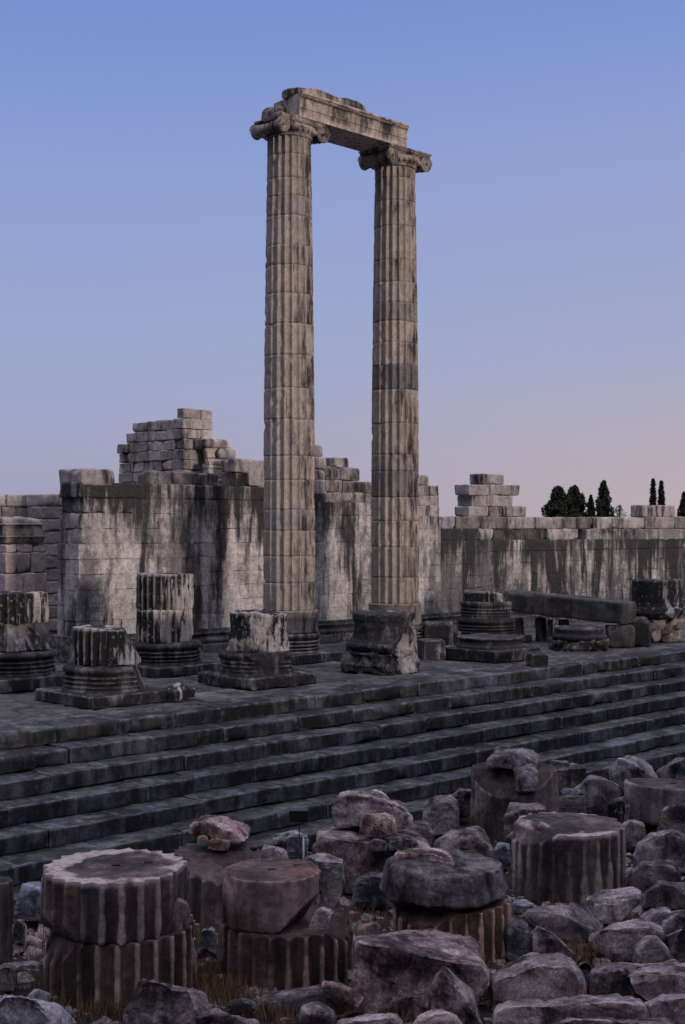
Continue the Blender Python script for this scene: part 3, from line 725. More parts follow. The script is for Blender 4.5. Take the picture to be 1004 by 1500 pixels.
# ------------------------------------------------------------------ column stumps on the stylobate
def stump_root(label, u, v, name='column_stump'): return root(name, label, 'column stump', uv(u, v, 0), ROT, 'column stumps and bases on the platform')
def base_part(par, z0, s=1.0, cuts=(), mat='base', voxel=.028, color=None, amp=.035):
    prof, zt = base_profile(s, z0); bm = as_bm(lathe(prof, 72)); cut(bm, cuts)
    link('base', finish(bm, voxel, 1, ((1.5, amp*.6), (5, amp*.4))), M[mat], par, color=color); return zt
def shaft_part(par, z0, z1, r0, r1, cuts=(), mat='stump', voxel=.028, amp=.03, depth=.09, color=None, name='shaft', rough=None):
    bm = as_bm(fluted(r0, r1, z0, z1, dz=.15, depth=depth, chip=.06)); cut(bm, cuts)
    return link(name, add_wear(finish(bm, voxel, 1, rough or ((1.2, amp), (4, amp*.4), (11, amp*.15))), max(r0, r1), z1, .8), M[mat], par, color=color)
RS = .95
# A  far left, second row
a = stump_root('stump at the left edge with a black topped drum resting on white broken fluting', -10.6, 0)
link('plinth', plinth_mesh(1.32, .36), M['base'], a)
zt = base_part(a, .36, 1.0)
shaft_part(a, zt, 1.85, 1.0, .84, [((.75, 0, 1.2), (.75, -.1, .75)), ((.2, -.75, 1.3), (.1, -.85, .6)), ((0, .6, 1.4), (-.3, .8, .5))], mat='rough_white', amp=.05)
bm = as_bm(fluted(.93, .92, 0, .85, dz=.15)); cut(bm, [((.85, -.2, .75), (.8, -.2, .9))])
o = link('capping_drum', finish(bm, .028, 1, ((1.2, .03), (5, .015))), M['stump'], None, uv(-10.6, 0, 1.84), ROT); tag(o, 'black stained drum slice lying on the leftmost stump', 'column drum')
# B
b = stump_root('fluted stump near the step edge with its right side sheared off', -10.6, 4.5)
link('plinth', plinth_mesh(1.32, .30, .15), M['base'], b)
zt = base_part(b, .30, .97, [((.7, -.6, .5), (.7, -.6, .35))])
shaft_part(b, zt, 1.95, .92, .88, [((.45, -.45, 1.6), (.75, -.55, .45)), ((.75, .3, 1.5), (.9, .25, .35)), ((0, 0, 1.93), (.05, -.05, 1))], amp=.04)
pts = [(x, y, z) for x in (-.45, .5) for y in (-.3, .35) for z in (0, .28)]+[(0, 0, .5)]
o = link('broken_stone', finish(hullbm(pts), .035, 2, ((1.5, .06), (5, .03))), M['stump'], None, uv(-9.2, 5.7, 0), ROT+.3); tag(o, 'ragged stone chunk leaning at the right foot of the sheared fluted stump', 'stone')
# C
c = stump_root('tall black and white stump with two drums left of the first column', -5.3, 0)
link('plinth', plinth_mesh(1.3, .30), M['base'], c)
zt = base_part(c, .30, 1.0)
shaft_part(c, zt, 2.0, .92, .90, [((.62, -.62, 1.25), (.7, -.7, -.28))], mat='stump', amp=.03, color=(1.2,1.15,1.1))
shaft_part(c, 2.005, 3.12, .91, .895, [((0, 0, 3.1), (.03, 0, 1))], amp=.02, name='upper_drum')
# D
dS = stump_root('worn dark stump directly in front of the first column', -5.3, 4.5)
bm = as_bm(ebox((2.7, 2.5, .36), res=.3, r=.05, amp=.02)); cut(bm, [((1.2, -1.1, .1), (.8, -.6, .3))]); bmesh.ops.translate(bm, verts=bm.verts, vec=(0, 0, .18))
link('plinth', finish(bm, .04, 3, ((1.2, .06), (4, .04), (9, .02))), M['base'], dS)
zt = base_part(dS, .32, .98, [((.7, -.62, .6), (.8, -.55, .2)), ((-.5, -.9, .6), (-.4, -.9, .25))], amp=.10)
shaft_part(dS, zt, 2.12, .92, .86, [((.6, -.66, 1.6), (.72, -.66, .12)), ((-.45, -.8, 1.6), (-.45, -.88, .05)), ((.82, .2, 1.9), (.9, .1, .5)), ((.1, -.1, 2.1), (.06, -.08, 1))], depth=.03, rough=((1.2, .07), (3, .06), (8, .03), (16, .012)))
# E
e = stump_root('dark headed stump with a broken white lower right side before the second column', 0, 4.5)
bm = as_bm(lathe([(1.3, 0), (1.33, .26), (1.28, .32), (1.12, .36), (1.08, .44), (1.1, .5), (1.17, .55), (1.17, .62), (1.06, .68)], 72)); cut(bm, [((.2, -.62, .3), (.35, -.85, .1))])
link('base', finish(bm, .03, 1, ((1.2, .06), (4, .05), (9, .02)), ridge=.05, ledge=.04), M['base'], e)
bm = as_bm(lathe([(1.0, .66), (1.12, .72), (1.22, .82), (1.2, .92), (1.06, .98), (1.0, 1.04), (.99, 1.3), (1.0, 1.6), (1.04, 1.63), (1.05, 1.8), (1.02, 1.86)], 72)); cut(bm, [((.3, -.62, 1.2), (.45, -.85, -.35))])
link('smooth_drum', finish(bm, .03, 1, ((1.2, .04), (4, .03), (9, .015)), ledge=.025), M['base'], e, color=(1.15,1.15,1.2))
pts = [(R.uniform(-.3, 1.0), R.uniform(-.9, -.05), R.uniform(0, 1.35)) for _ in range(26)]+[(-.35, -1.1, .02), (.3, -1.15, .02), (1.0, -.75, .02), (1.1, .1, .05), (.7, -.55, 1.5), (.1, -.85, .8)]
link('broken_core', finish(hullbm(pts), .03, 1, ((1.5, .10), (3.2, .09), (8, .035)), ridge=.09), M['rough_white'], e)
# F low plinth
f_ = stump_root('low flat base slab with a pale top edge right of the broken white stump', 5.3, 4.5)
bm = as_bm(ebox((2.5, 2.5, .42), res=.4, r=.03, amp=.01)); bmesh.ops.translate(bm, verts=bm.verts, vec=(0, 0, .21))
link('plinth', finish(bm, .04, 2, ((1.2, .03), (4, .02))), M['base'], f_)
bm = as_bm(lathe([(1.22, .40), (1.2, .52), (1.06, .6), (1.05, .68), (1.14, .74), (1.12, .80)], 64)); cut(bm, [((.95, -.6, .6), (.85, -.5, .1))])
link('base', finish(bm, .035, 1, ((1.2, .03), (4, .02))), M['base'], f_, color=(1.3,1.3,1.3))
# G
g = stump_root('dark moulded base with a broken cone of fluting right of the second column', 10.6, 0)
link('plinth', plinth_mesh(1.3, .3), M['base'], g)
zt = base_part(g, .30, 1.02, amp=.01)
zt2 = base_part(g, zt-.02, .9, amp=.01)
shaft_part(g, zt2-.3, 2.05, 1.0, .84, [((.55, -.35, 1.75), (.75, -.3, .62)), ((-.75, -.1, 1.8), (-.9, -.1, .3)), ((.1, 0, 2.0), (.1, -.05, 1))], amp=.04, mat='stump', color=(.8,.8,.82))
# H
h = stump_root('small moulded base resting on rubble footing in front of the fallen beam', 10.6, 4.5)
pts = [(math.cos(k*.7)*1.12, math.sin(k*.7)*1.12, z) for k in range(9) for z in (0, .38)]
link('rubble_footing', finish(hullbm(pts), .04, 1, ((1.5, .08), (3.5, .08), (8, .04)), ridge=.08), M['base'], h)
bm = as_bm(lathe([(.95, .36), (1.0, .42), (1.03, .5), (1.0, .58), (.92, .62), (.95, .70), (.96, .80), (.92, .84)], 64))
link('base', finish(bm, .035, 1, ((1.2, .03), (4, .02))), M['base'], h, color=(1.35,1.35,1.4))
# I
i_ = stump_root('big black drum stump standing on pale rubble at the right edge', 15.9, 4.5)
def rubble(par, label_mat, n, rad, zr, col):
    for k in range(n):
        a = 2*math.pi*k/n+R.uniform(-.1, .1)
        for z in zr:
            pts = [(R.uniform(-.36, .36), R.uniform(-.28, .28), R.uniform(-.28, .28)) for _ in range(16)]
            bm = hullbm(pts); bmesh.ops.translate(bm, verts=bm.verts, vec=(rad*math.cos(a), rad*math.sin(a), z))
            link('rubble_stone', finish(bm, .05, 2, ((2, .04), (6, .02))), M[label_mat], par, color=col)
pts = [(math.cos(k*.7)*.75, math.sin(k*.7)*.75, z) for k in range(9) for z in (0, 1.0)]
link('core', finish(hullbm(pts), .05, 1, ((2, .05), (6, .03))), M['ruin'], i_, color=(.5,.45,.42))
rubble(i_, 'ruin', 10, .80, (.26, .72), (.95,.88,.85))
bm = as_bm(lathe([(1.0, .95), (1.18, 1.02), (1.24, 1.18), (1.15, 1.32), (1.02, 1.42), (.98, 1.6), (.98, 2.42), (.93, 2.48)], 64)); cut(bm, [((.2, -.95, 1.1), (.2, -.8, -.5))])
link('drum', finish(bm, .035, 1, ((1.2, .03), (4, .02))), M['stump'], i_, color=(.75,.75,.78))
# J further stump at v=0 right, hidden mostly; small squared blocks on the platform
def plat_block(label, px0, px1, pyt, pyb, thick, mat='base', color=None, chip=.1, v=None, r=.04, rz=0, z=0.0):
    Y = F*(CAMZ-z)/(pyb-HY); x0, x1 = (px0-CX)/F*Y, (px1-CX)/F*Y; h = zat(pyt, Y)-z
    Vq, Fc = ebox((x1-x0, thick, h), res=.08, r=r, amp=.025, chip=chip); Vq[:, 2] += h/2; mb = MB(); mb.add(Vq, Fc)
    return tag(link('loose_block', mb.mesh(merge=1e-5), M[mat], None, ((x0+x1)/2, Y+thick/2, z), rz, color), label, 'stone block')
plat_block('small squared block at the right end of the low flat base slab', 778, 803, 958, 978, .9, color=(1.2,1.2,1.2), rz=.1)
plat_block('grey footing block by the second column base', 617, 650, 938, 967, 1.0, color=(2.0,1.9,1.9), rz=.2)
plat_block('rough dark boulder block behind the second column base on its right', 622, 664, 912, 955, .9, chip=.3, r=.1, color=(1.2,1.2,1.25))
plat_block('dark broken stone in the gap right of the second column base', 648, 676, 925, 950, .8, chip=.3, r=.1)
plat_block('shadowy block beside the foot of the fallen beam at right', 925, 955, 905, 948, .8, chip=.2, r=.08)
# fallen beam propped on short pillars
def fallen_beam():
    A = np.array(pix(747, 879, 54.5)); B = np.array(pix(922, 898, 50.5)); d_ = B-A; ln = float(np.linalg.norm(d_))
    V, Fc = ebox((ln, 1.0, .84), res=.08, r=.07, amp=.035, chip=.14)
    ex = d_/ln; ey = np.cross([0, 0, 1], ex); ey /= np.linalg.norm(ey); ez = np.cross(ex, ey)
    W = V[:, :1]*ex+V[:, 1:2]*ey+V[:, 2:]*ez; mid = (A+B)/2; mid[2] = mid[2]
    mb = MB(); mb.add(W, Fc); o = link('fallen_beam', mb.mesh(merge=1e-5), M['beam'], None, tuple(mid)); tag(o, 'long cracked stone beam lying tilted on short props', 'fallen beam')
    labs = ['short round prop under the left end of the fallen beam', 'taller pale prop second from the left under the fallen beam', 'thin slab prop just right of the taller pale prop', 'rounded prop under the middle of the fallen beam', 'broad squared prop carrying the low right end of the fallen beam']
    specs = [(752, 768, 905, .5), (785, 800, 905, .45), (801, 811, 908, .3), (818, 834, 908, .5), (889, 927, 915, 1.0)]
    for lb, (a, b_, pt, th) in zip(labs, specs):
        t = ((a+b_)/2-747)/(922-747); Y = 54.5+(50.5-54.5)*t-.05
        x0, x1 = (a-CX)/F*Y, (b_-CX)/F*Y; h = zat(pt, Y)
        if t < .7:
            bm = as_bm(lathe([((x1-x0)/2*1.05, 0), ((x1-x0)/2, h*.5), ((x1-x0)/2*.93, h)], 20)); me = finish(bm, .035, 2, ((2, .04), (6, .02)))
        else:
            V, Fc = ebox((x1-x0, th, h), res=.08, r=.12, amp=.03, chip=.2); V[:, 2] += h/2; mb = MB(); mb.add(V, Fc); me = mb.mesh(merge=1e-5)
        tag(link('stone_prop', me, M['beam'] if t > .7 else M['loose'], None, ((x0+x1)/2, Y, 0), 0, (1, .95, .95) if t > .7 else (.55,.5,.5)), lb, 'stone prop', 'props under the fallen beam')
fallen_beam()

# ------------------------------------------------------------------ fallen drums in the foreground
def fdrum(label, px, Yc, r, z0, z1, cuts=(), tilt=(0, 0), rz=0, mat='drum', color=None, depth=.095, rim=0.0, amp=.012, fl=True, holes=True, name='fallen_drum', group='fallen column drums', voxel=.026, nf=24):
    h_ = z1-z0
    bm = as_bm(fluted(r, r*.985, 0, h_, dz=.15, depth=depth, chip=.045, nf=nf, arris=.2) if fl else lathe([(r*.97, 0), (r, .06), (r*1.0, h_-.05), (r*.98, h_)], 72)); cut(bm, cuts)
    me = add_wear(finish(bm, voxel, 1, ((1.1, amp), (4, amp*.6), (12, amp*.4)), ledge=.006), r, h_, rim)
    o = link(name, me, M[mat], None, ((px-CX)/F*Yc, Yc, z0), rz, color); o.rotation_euler = (tilt[0], tilt[1], rz)
    tag(o, label, 'column drum', group)
    if holes:
        for dx, dy in ((0, 0), (.5, .05)):
            mb = MB(); T(mb, ebox((.13, .09, .06), res=.06, r=.004, amp=0), (dx, dy, h_-.022))  # near-black solid block painted as the shade inside a dowel socket
            link('dowel_hole_shade', mb.mesh(merge=1e-6), M['hole'], o)
    return o
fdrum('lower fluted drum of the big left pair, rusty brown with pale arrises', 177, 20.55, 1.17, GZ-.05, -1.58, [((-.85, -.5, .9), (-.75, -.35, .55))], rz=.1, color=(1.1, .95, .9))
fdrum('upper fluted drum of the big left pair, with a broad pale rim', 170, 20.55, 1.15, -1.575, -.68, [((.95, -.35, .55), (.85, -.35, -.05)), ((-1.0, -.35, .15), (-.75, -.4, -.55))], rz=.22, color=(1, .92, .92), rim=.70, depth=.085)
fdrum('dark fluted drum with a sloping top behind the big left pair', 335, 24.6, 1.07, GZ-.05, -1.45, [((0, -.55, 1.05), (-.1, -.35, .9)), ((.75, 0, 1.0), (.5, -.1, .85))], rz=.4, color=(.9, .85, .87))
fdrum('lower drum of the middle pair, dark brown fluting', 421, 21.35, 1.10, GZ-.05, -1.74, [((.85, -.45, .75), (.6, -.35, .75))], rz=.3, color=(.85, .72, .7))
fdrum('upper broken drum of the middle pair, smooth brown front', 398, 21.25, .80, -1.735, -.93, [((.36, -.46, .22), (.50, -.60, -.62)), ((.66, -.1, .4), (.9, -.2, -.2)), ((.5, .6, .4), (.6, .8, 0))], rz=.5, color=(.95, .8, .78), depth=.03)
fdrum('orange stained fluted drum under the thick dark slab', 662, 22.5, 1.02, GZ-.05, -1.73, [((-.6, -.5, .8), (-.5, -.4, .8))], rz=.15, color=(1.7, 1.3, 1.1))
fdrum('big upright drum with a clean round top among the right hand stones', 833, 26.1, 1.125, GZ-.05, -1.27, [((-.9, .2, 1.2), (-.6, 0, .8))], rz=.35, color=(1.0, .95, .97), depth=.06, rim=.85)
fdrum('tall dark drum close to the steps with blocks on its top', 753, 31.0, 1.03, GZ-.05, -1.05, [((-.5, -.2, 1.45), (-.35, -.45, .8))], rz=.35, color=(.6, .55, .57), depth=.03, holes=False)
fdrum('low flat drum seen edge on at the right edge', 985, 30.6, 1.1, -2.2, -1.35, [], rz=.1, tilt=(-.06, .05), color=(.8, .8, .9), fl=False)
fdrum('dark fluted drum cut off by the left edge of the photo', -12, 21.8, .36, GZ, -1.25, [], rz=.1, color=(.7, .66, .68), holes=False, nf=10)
# ------------------------------------------------------------------ loose stones: hulls of measured outlines with real depth
def stone(label, Y, front, back, thick, mat='rock', color=None, name='fallen_stone', cat='stone', amp=1.0, voxel=None, group='fallen stones in front of the steps', smooth=2, ridge=.0):
    P = []; smooth = 0
    for p in front: P.append(pix(p[0], p[1], Y+(p[2] if len(p) > 2 else 0)))
    fz = [p[2] for p in P]; zm = (min(fz)+max(fz))/2; xm = sum(p[0] for p in P)/len(P)
    for p in back: P.append(pix(p[0], p[1], Y+(p[2] if len(p) > 2 else thick)))
    for p in P[:len(front)]:
        P.append((xm+(p[0]-xm)*.9, p[1]+thick*.85, p[2] if p[2] < zm else min(p[2], zm)-.02))
    lo = min(p[2] for p in P)
    ox, oy = xm, Y+thick/2
    size = max(max(p[0] for p in P)-min(p[0] for p in P), max(fz)-lo)
    vx = voxel or max(.014, min(.026, size/44))
    q = [(p[0]-ox, p[1]-oy, p[2]-lo) for p in P]
    a = amp*min(.8, size)
    bm = hullbm(q); rg = random.Random(int(P[0][0]*977+P[0][1]*131))
    for k in range(6):          # fracture facets knocked off the corners
        dv = Vector((rg.gauss(0, 1), rg.gauss(-.3, 1), rg.gauss(.4, .8))).normalized()
        m_ = max(v.co.dot(dv) for v in bm.verts); ext = m_-min(v.co.dot(dv) for v in bm.verts)
        cut(bm, [(dv*(m_-ext*rg.uniform(.025, .055 if size > 1.5 else .11)), dv)])
    me = crisp(bm, max(.03, min(.055, size/26)), ((1.3, .01*a), (3.1, .01*a), (8, .010*a), (20, .010*a)), ridge=ridge, ledge=.04*a)
    o = link(name, me, M[mat], None, (ox, oy, lo), 0, color)
    return tag(o, label, cat, group)
PK = (1.25, 1.02, 1.0); BL = (.85, .92, 1.12); DK = (.6, .57, .6); RD = (1.15, .85, .8); LT = (1.35, 1.25, 1.3)
S = stone
# --- far right cluster by the steps
S('squared block with a pale crack beside the tall dark drum', Yb(1172), [(817,1172),(817,1128),(861,1124),(862,1165)], [(820,1118),(855,1116)], .9, 'rock', (.75,.72,.78))
S('fluted fragment lying on the squared block behind the tall dark drum', Yb(1172)+.35, [(806,1130),(806,1114),(836,1118),(836,1130)], [(810,1110),(832,1112)], .5, 'drum', (1.2,1.15,1.2))
S('large dark boulder behind the fluted broken stone on the right', Yb(1208), [(848,1205),(845,1155),(858,1141),(890,1142),(925,1158),(922,1205)], [(865,1134),(895,1136),(915,1146)], 1.2, 'rock', (.62,.6,.66))
S('rounded bluish boulder lying highest against the right hand steps', Yb(1168), [(898,1160),(897,1125),(905,1113),(930,1118),(955,1135),(970,1152),(960,1165)], [(910,1107),(935,1107),(955,1120)], 1.1, 'rock', (.8,.8,.92))
S('rounded dark boulder at the right edge nearest the steps', Yb(1165), [(971,1160),(973,1135),(985,1118),(1010,1112),(1030,1140),(1028,1165)], [(990,1110),(1015,1108)], 1.2, 'rock', (.6,.6,.68))
S('small block wedged behind the low flat drum', Yb(1160), [(960,1158),(962,1142),(985,1143),(985,1158)], [(965,1138),(982,1139)], .5, 'rock', (.7,.7,.8))
S('small dark block standing left of the large dark boulder', Yb(1212), [(818,1208),(818,1166),(858,1166),(860,1205)], [(824,1158),(852,1158)], .8, 'rock', (.5,.48,.52))
S('small blue shard lying on the small dark block', Yb(1212)+.1, [(824,1164),(826,1157),(850,1157),(858,1164)], [(832,1154),(848,1155)], .4, 'rock', BL)
S('broken fluted stone with a jagged pale crest on the right', Yb(1232), [(892,1225),(890,1178),(905,1172),(930,1178),(955,1200),(963,1225)], [(900,1168),(928,1166),(950,1182)], .8, 'stump', (.9,.82,.84))
S('small upright squared block in front of the jagged fluted stone', Yb(1248), [(914,1240),(912,1207),(925,1203),(946,1210),(948,1240)], [(922,1198),(940,1200)], .5, 'rock', (.85,.75,.8))
S('rounded pinkish boulder at the right edge beside the small upright block', Yb(1245), [(962,1235),(965,1205),(975,1182),(1000,1175),(1025,1190),(1030,1235)], [(985,1171),(1010,1172)], 1.1, 'rock', (1.1,.95,.98))
S('large grey boulder behind the right hand rubble, pale grooved flank', Yb(1283), [(935,1270),(940,1235),(958,1222),(985,1220),(1030,1240),(1030,1280)], [(950,1218),(985,1215),(1015,1224)], 1.1, 'rock', (.95,.88,.95))
S('squared dark block below the grooved grey boulder', Yb(1318), [(922,1310),(924,1270),(935,1262),(985,1268),(1000,1290),(998,1315)], [(938,1259),(990,1264)], .8, 'rock', (.68,.6,.64))
S('black wedge stone at the right edge under the squared dark block', Yb(1338), [(940,1330),(948,1305),(970,1293),(1000,1296),(1020,1330)], [(965,1290),(1005,1293)], .7, 'rock', (.48,.45,.5))
# --- behind centre
S('round topped stone left of the tall dark drum', Yb(1232), [(622,1225),(620,1185),(632,1168),(660,1166),(675,1180),(674,1222)], [(638,1163),(662,1163)], .9, 'rock', (.72,.68,.72))
S('small dark boulder behind the round topped stone', Yb(1205), [(662,1198),(662,1165),(675,1156),(694,1158),(696,1198)], [(672,1153),(690,1154)], .7, 'rock', (.6,.58,.64))
S('dark flat slab between the pale boulder and the round topped stone', Yb(1252), [(600,1248),(600,1212),(636,1212),(640,1248)], [(604,1200),(628,1202)], .9, 'rock', DK)
S('squared block leaning on the front of the tall dark drum', Yb(1258), [(741,1250),(740,1186),(802,1184),(803,1240)], [(748,1176),(795,1174)], .8, 'rock', (.62,.56,.6))
S('thick flat block crossing the top of the tall dark drum', 30.5, [(716,1122),(716,1106),(760,1108),(792,1118),(790,1130)], [(722,1098),(765,1095),(790,1104)], 1.0, 'rock', (.7,.66,.72))
S('squared block propped against the thick flat block on the tall drum', 29.9, [(758,1160),(757,1134),(788,1136),(790,1158)], [(752,1122),(778,1118),(786,1124)], .7, 'rock', (.62,.58,.62))
S('long mound shaped boulder in the gap left of the big upright drum', Yb(1278), [(636,1262),(638,1234),(660,1222),(700,1224),(722,1245),(728,1268)], [(662,1215),(700,1213),(716,1226)], 1.0, 'rock', (.85,.75,.8))
S('blue grey stone at the right end of the mound shaped boulder', Yb(1280), [(722,1268),(724,1245),(742,1238),(748,1242),(748,1270)], [(730,1234),(746,1236)], .5, 'rock', (.75,.9,1.15))
S('small warm stone tucked beside the big upright drum', Yb(1262), [(740,1245),(740,1226),(752,1220),(756,1245)], [(745,1217),(754,1218)], .4, 'rock', PK)
# --- centre heap with pale boulder
S('broad sloping slab supporting the pale boulder', 25.6, [(457,1262),(459,1238),(470,1226),(520,1264),(560,1256),(600,1240),(640,1252),(620,1300),(500,1310)], [(466,1212),(520,1206),(590,1212),(618,1224)], 1.7, 'rock', (.95,.8,.84))
S('pale pitted boulder with a bumpy crest on the broad sloping slab', 26.3, [(489,1213),(487,1182),(492,1168),(515,1162),(560,1168),(590,1180),(606,1200),(604,1212),(570,1216)], [(500,1160),(525,1157),(565,1162),(592,1174)], .9, 'rock', (1.55,1.35,1.4), amp=1.4, ridge=.03)
S('striped cream and dark cobble leaning on the pale pitted boulder', 25.75, [(524,1222),(526,1200),(535,1192),(565,1192),(582,1205),(583,1220),(560,1228),(538,1227)], [(538,1187),(566,1189)], .5, 'rock', (1.5,1.15,1.08))
S('small mottled stone under the striped cobble', 25.2, [(539,1246),(540,1234),(552,1229),(566,1234),(567,1248)], [(548,1226),(562,1229)], .4, 'rock', (.9,.85,.9))
S('low pale stone right of the small mottled stone on the slab', 25.3, [(567,1247),(570,1230),(590,1224),(614,1236),(616,1246)], [(580,1219),(606,1226)], .6, 'rock', (.95,.85,.9))
S('bluish flat stone in the dark hollow below the broad slab', 24.6, [(518,1330),(520,1292),(548,1282),(570,1278),(575,1330)], [(545,1276),(568,1274)], .8, 'rock', (.65,.72,.85))
S('black faced block behind the floodlight pole', Yb(1262), [(396,1258),(395,1236),(412,1240),(428,1226),(452,1228),(450,1258)], [(400,1222),(430,1215),(450,1222)], .8, 'rock', (.8,.8,.92))
S('brown rubble stone at the right shoulder of the sloping dark drum', 24.4, [(378,1265),(382,1245),(400,1240),(420,1252),(424,1265)], [(388,1236),(410,1242)], .6, 'rock', (.95,.82,.84))
# --- on the drum behind left
S('flat reddish slab perched on the sloping dark drum', 24.6, [(277,1222),(280,1205),(300,1203),(345,1220),(362,1232),(350,1236),(300,1226)], [(292,1193),(330,1194),(370,1205),(368,1222)], .8, 'rock', (1.35,1.05,1.02))
S('orange chock stone under the flat reddish slab', 24.35, [(305,1246),(306,1230),(318,1226),(338,1232),(335,1247)], [(312,1224),(334,1228)], .4, 'rock', (1.5,1.05,.85))
S('tiny orange chock stone left of the larger chock', 24.5, [(288,1233),(289,1226),(300,1223),(306,1230),(303,1234)], [(294,1222),(303,1224)], .25, 'rock', (1.5,1.05,.85))
S('pale long slab lying on the lowest step behind the big left pair', Yb(1288), [(72,1258),(80,1250),(120,1242),(190,1244),(192,1262)], [(82,1246),(125,1221),(160,1218),(193,1221)], 1.3, 'rock', (.95,1.0,1.15))
S('rubble lump wedged in the broken side of the upper left drum', 20.1, [(243,1368),(246,1335),(262,1318),(276,1325),(279,1345),(262,1372)], [(258,1312),(275,1318)], .5, 'rough_white', (.65,.55,.55))
# --- left edge
S('bluish sloping slab in the dark corner at far left', Yb(1362), [(20,1350),(22,1300),(60,1296),(66,1350)], [(24,1293),(60,1291)], .7, 'rock', (.6,.68,.85))
S('small pale stone standing upright at far left', Yb(1392), [(18,1384),(20,1352),(30,1344),(37,1352),(34,1384)], [(26,1343),(35,1346)], .3, 'rock', LT)
S('pinkish stone lying in front of the upright pale stone', Yb(1396), [(34,1390),(36,1376),(48,1372),(56,1380),(56,1391)], [(40,1370),(52,1373)], .3, 'rock', RD)
S('blue cobble at the left edge below the dark drum', Yb(1402), [(-6,1398),(-6,1385),(6,1385),(13,1398)], [(-4,1383),(8,1384)], .3, 'rock', BL)
S('flat bluish stone left of the lower big drum', Yb(1428), [(20,1424),(22,1414),(54,1412),(56,1424)], [(26,1409),(52,1408)], .4, 'rock', BL)
S('dark angular block at the left edge below the blue cobble', Yb(1462), [(-10,1455),(-10,1416),(18,1416),(20,1452)], [(-8,1412),(16,1412)], .5, 'rock', DK)
S('grey pointed stone behind the bottom left boulder', Yb(1490), [(32,1480),(40,1460),(56,1450),(70,1462),(72,1482)], [(50,1448),(66,1456)], .4, 'rock', (.85,.88,1.0))
S('large pale boulder filling the bottom left corner', Yb(1530), [(-10,1530),(-8,1470),(16,1452),(35,1466),(55,1465),(75,1480),(108,1520),(100,1532)], [(0,1462),(15,1448),(60,1464)], .8, 'rock', (1.15,1.15,1.3), ridge=.04)
# --- bottom left / middle
S('large purple grey boulder in front of the big left pair', Yb(1522), [(180,1515),(178,1465),(196,1440),(212,1430),(260,1448),(298,1454),(308,1475),(305,1515)], [(208,1428),(255,1442),(295,1452)], .7, 'rock', (.95,.85,.92), ridge=.03)
S('smooth round boulder right of the purple grey boulder', Yb(1510), [(328,1505),(325,1480),(340,1466),(362,1464),(378,1480),(378,1505)], [(338,1463),(360,1462)], .5, 'rock', (.7,.68,.76))
S('low brownish rock at the bottom below the round boulder', Yb(1545), [(282,1540),(284,1492),(315,1480),(345,1488),(385,1512),(385,1540)], [(312,1477),(340,1483)], .5, 'rock', (.8,.7,.75))
S('long narrow slab slanting below the middle pair', Yb(1492), [(380,1490),(378,1472),(400,1464),(460,1452),(495,1446),(495,1470),(430,1488)], [(400,1459),(460,1442),(492,1437)], .6, 'rock', (.75,.7,.76))
S('reddish wedge shaped block below the middle pair', Yb(1505), [(472,1440),(486,1470),(533,1462),(520,1484),(492,1492),(476,1470)], [(484,1436),(534,1456)], .6, 'rock', RD)
S('small cube of stone beside the reddish wedge', Yb(1528), [(441,1520),(440,1480),(456,1484),(492,1486),(492,1520)], [(444,1472),(466,1468),(488,1478)], .45, 'rock', (.95,.85,.9))
S('pale slab top showing at the bottom centre', Yb(1545), [(486,1540),(490,1500),(520,1494),(580,1490),(592,1505),(590,1540)], [(505,1492),(540,1483),(578,1482)], .6, 'rock', (1.2,1.05,1.12))
S('rounded pinkish stone at the bottom beside the leaning wedge', Yb(1550), [(600,1545),(602,1505),(618,1488),(640,1480),(668,1492),(684,1510),(690,1545)], [(635,1477),(655,1480)], .6, 'rock', (1.35,1.1,1.12))
S('big cut block with a socket hole at the bottom centre', 19.4, [(517,1500),(517,1378),(540,1385),(560,1412),(575,1420),(640,1432),(700,1440),(720,1420),(690,1500)], [(519,1372),(600,1361),(640,1358),(652,1372),(700,1376),(714,1390)], 1.5, 'rock', (1.05,.85,.88), ridge=.02)
S('leaning triangular wedge in front of the big cut block', Yb(1540), [(632,1530),(632,1440),(648,1416),(690,1470),(722,1520),(722,1535)], [(652,1414),(690,1452),(724,1510)], .45, 'rock', (1.0,.85,.9))
S('white shard leaning in the gap of the middle pair', 20.75, [(447,1376),(460,1340),(468,1330),(488,1338),(478,1372),(462,1379)], [(472,1328),(487,1334)], .3, 'rock', (1.45,1.3,1.32))
S('thick broken slab behind the upper drum of the middle pair', 21.9, [(470,1262),(504,1264),(506,1300),(490,1335),(468,1345)], [(440,1250),(470,1247),(503,1256)], .9, 'rock', (.95,.88,.94))
S('small blue grey rubble stone in the gap between the two drum pairs', Yb(1392), [(290,1390),(292,1366),(305,1360),(320,1368),(320,1390)], [(298,1358),(314,1362)], .4, 'rock', BL)
S('low dark rubble stone in front of the gap between the two drum pairs', Yb(1408), [(286,1404),(288,1392),(302,1388),(316,1396),(316,1404)], [(294,1386),(310,1390)], .3, 'rock', (.6,.62,.75))
S('flat shard behind the big cut block', Yb(1420), [(520,1372),(524,1360),(552,1352),(558,1358),(556,1372)], [(530,1356),(552,1350)], .4, 'rock', (.8,.65,.6))
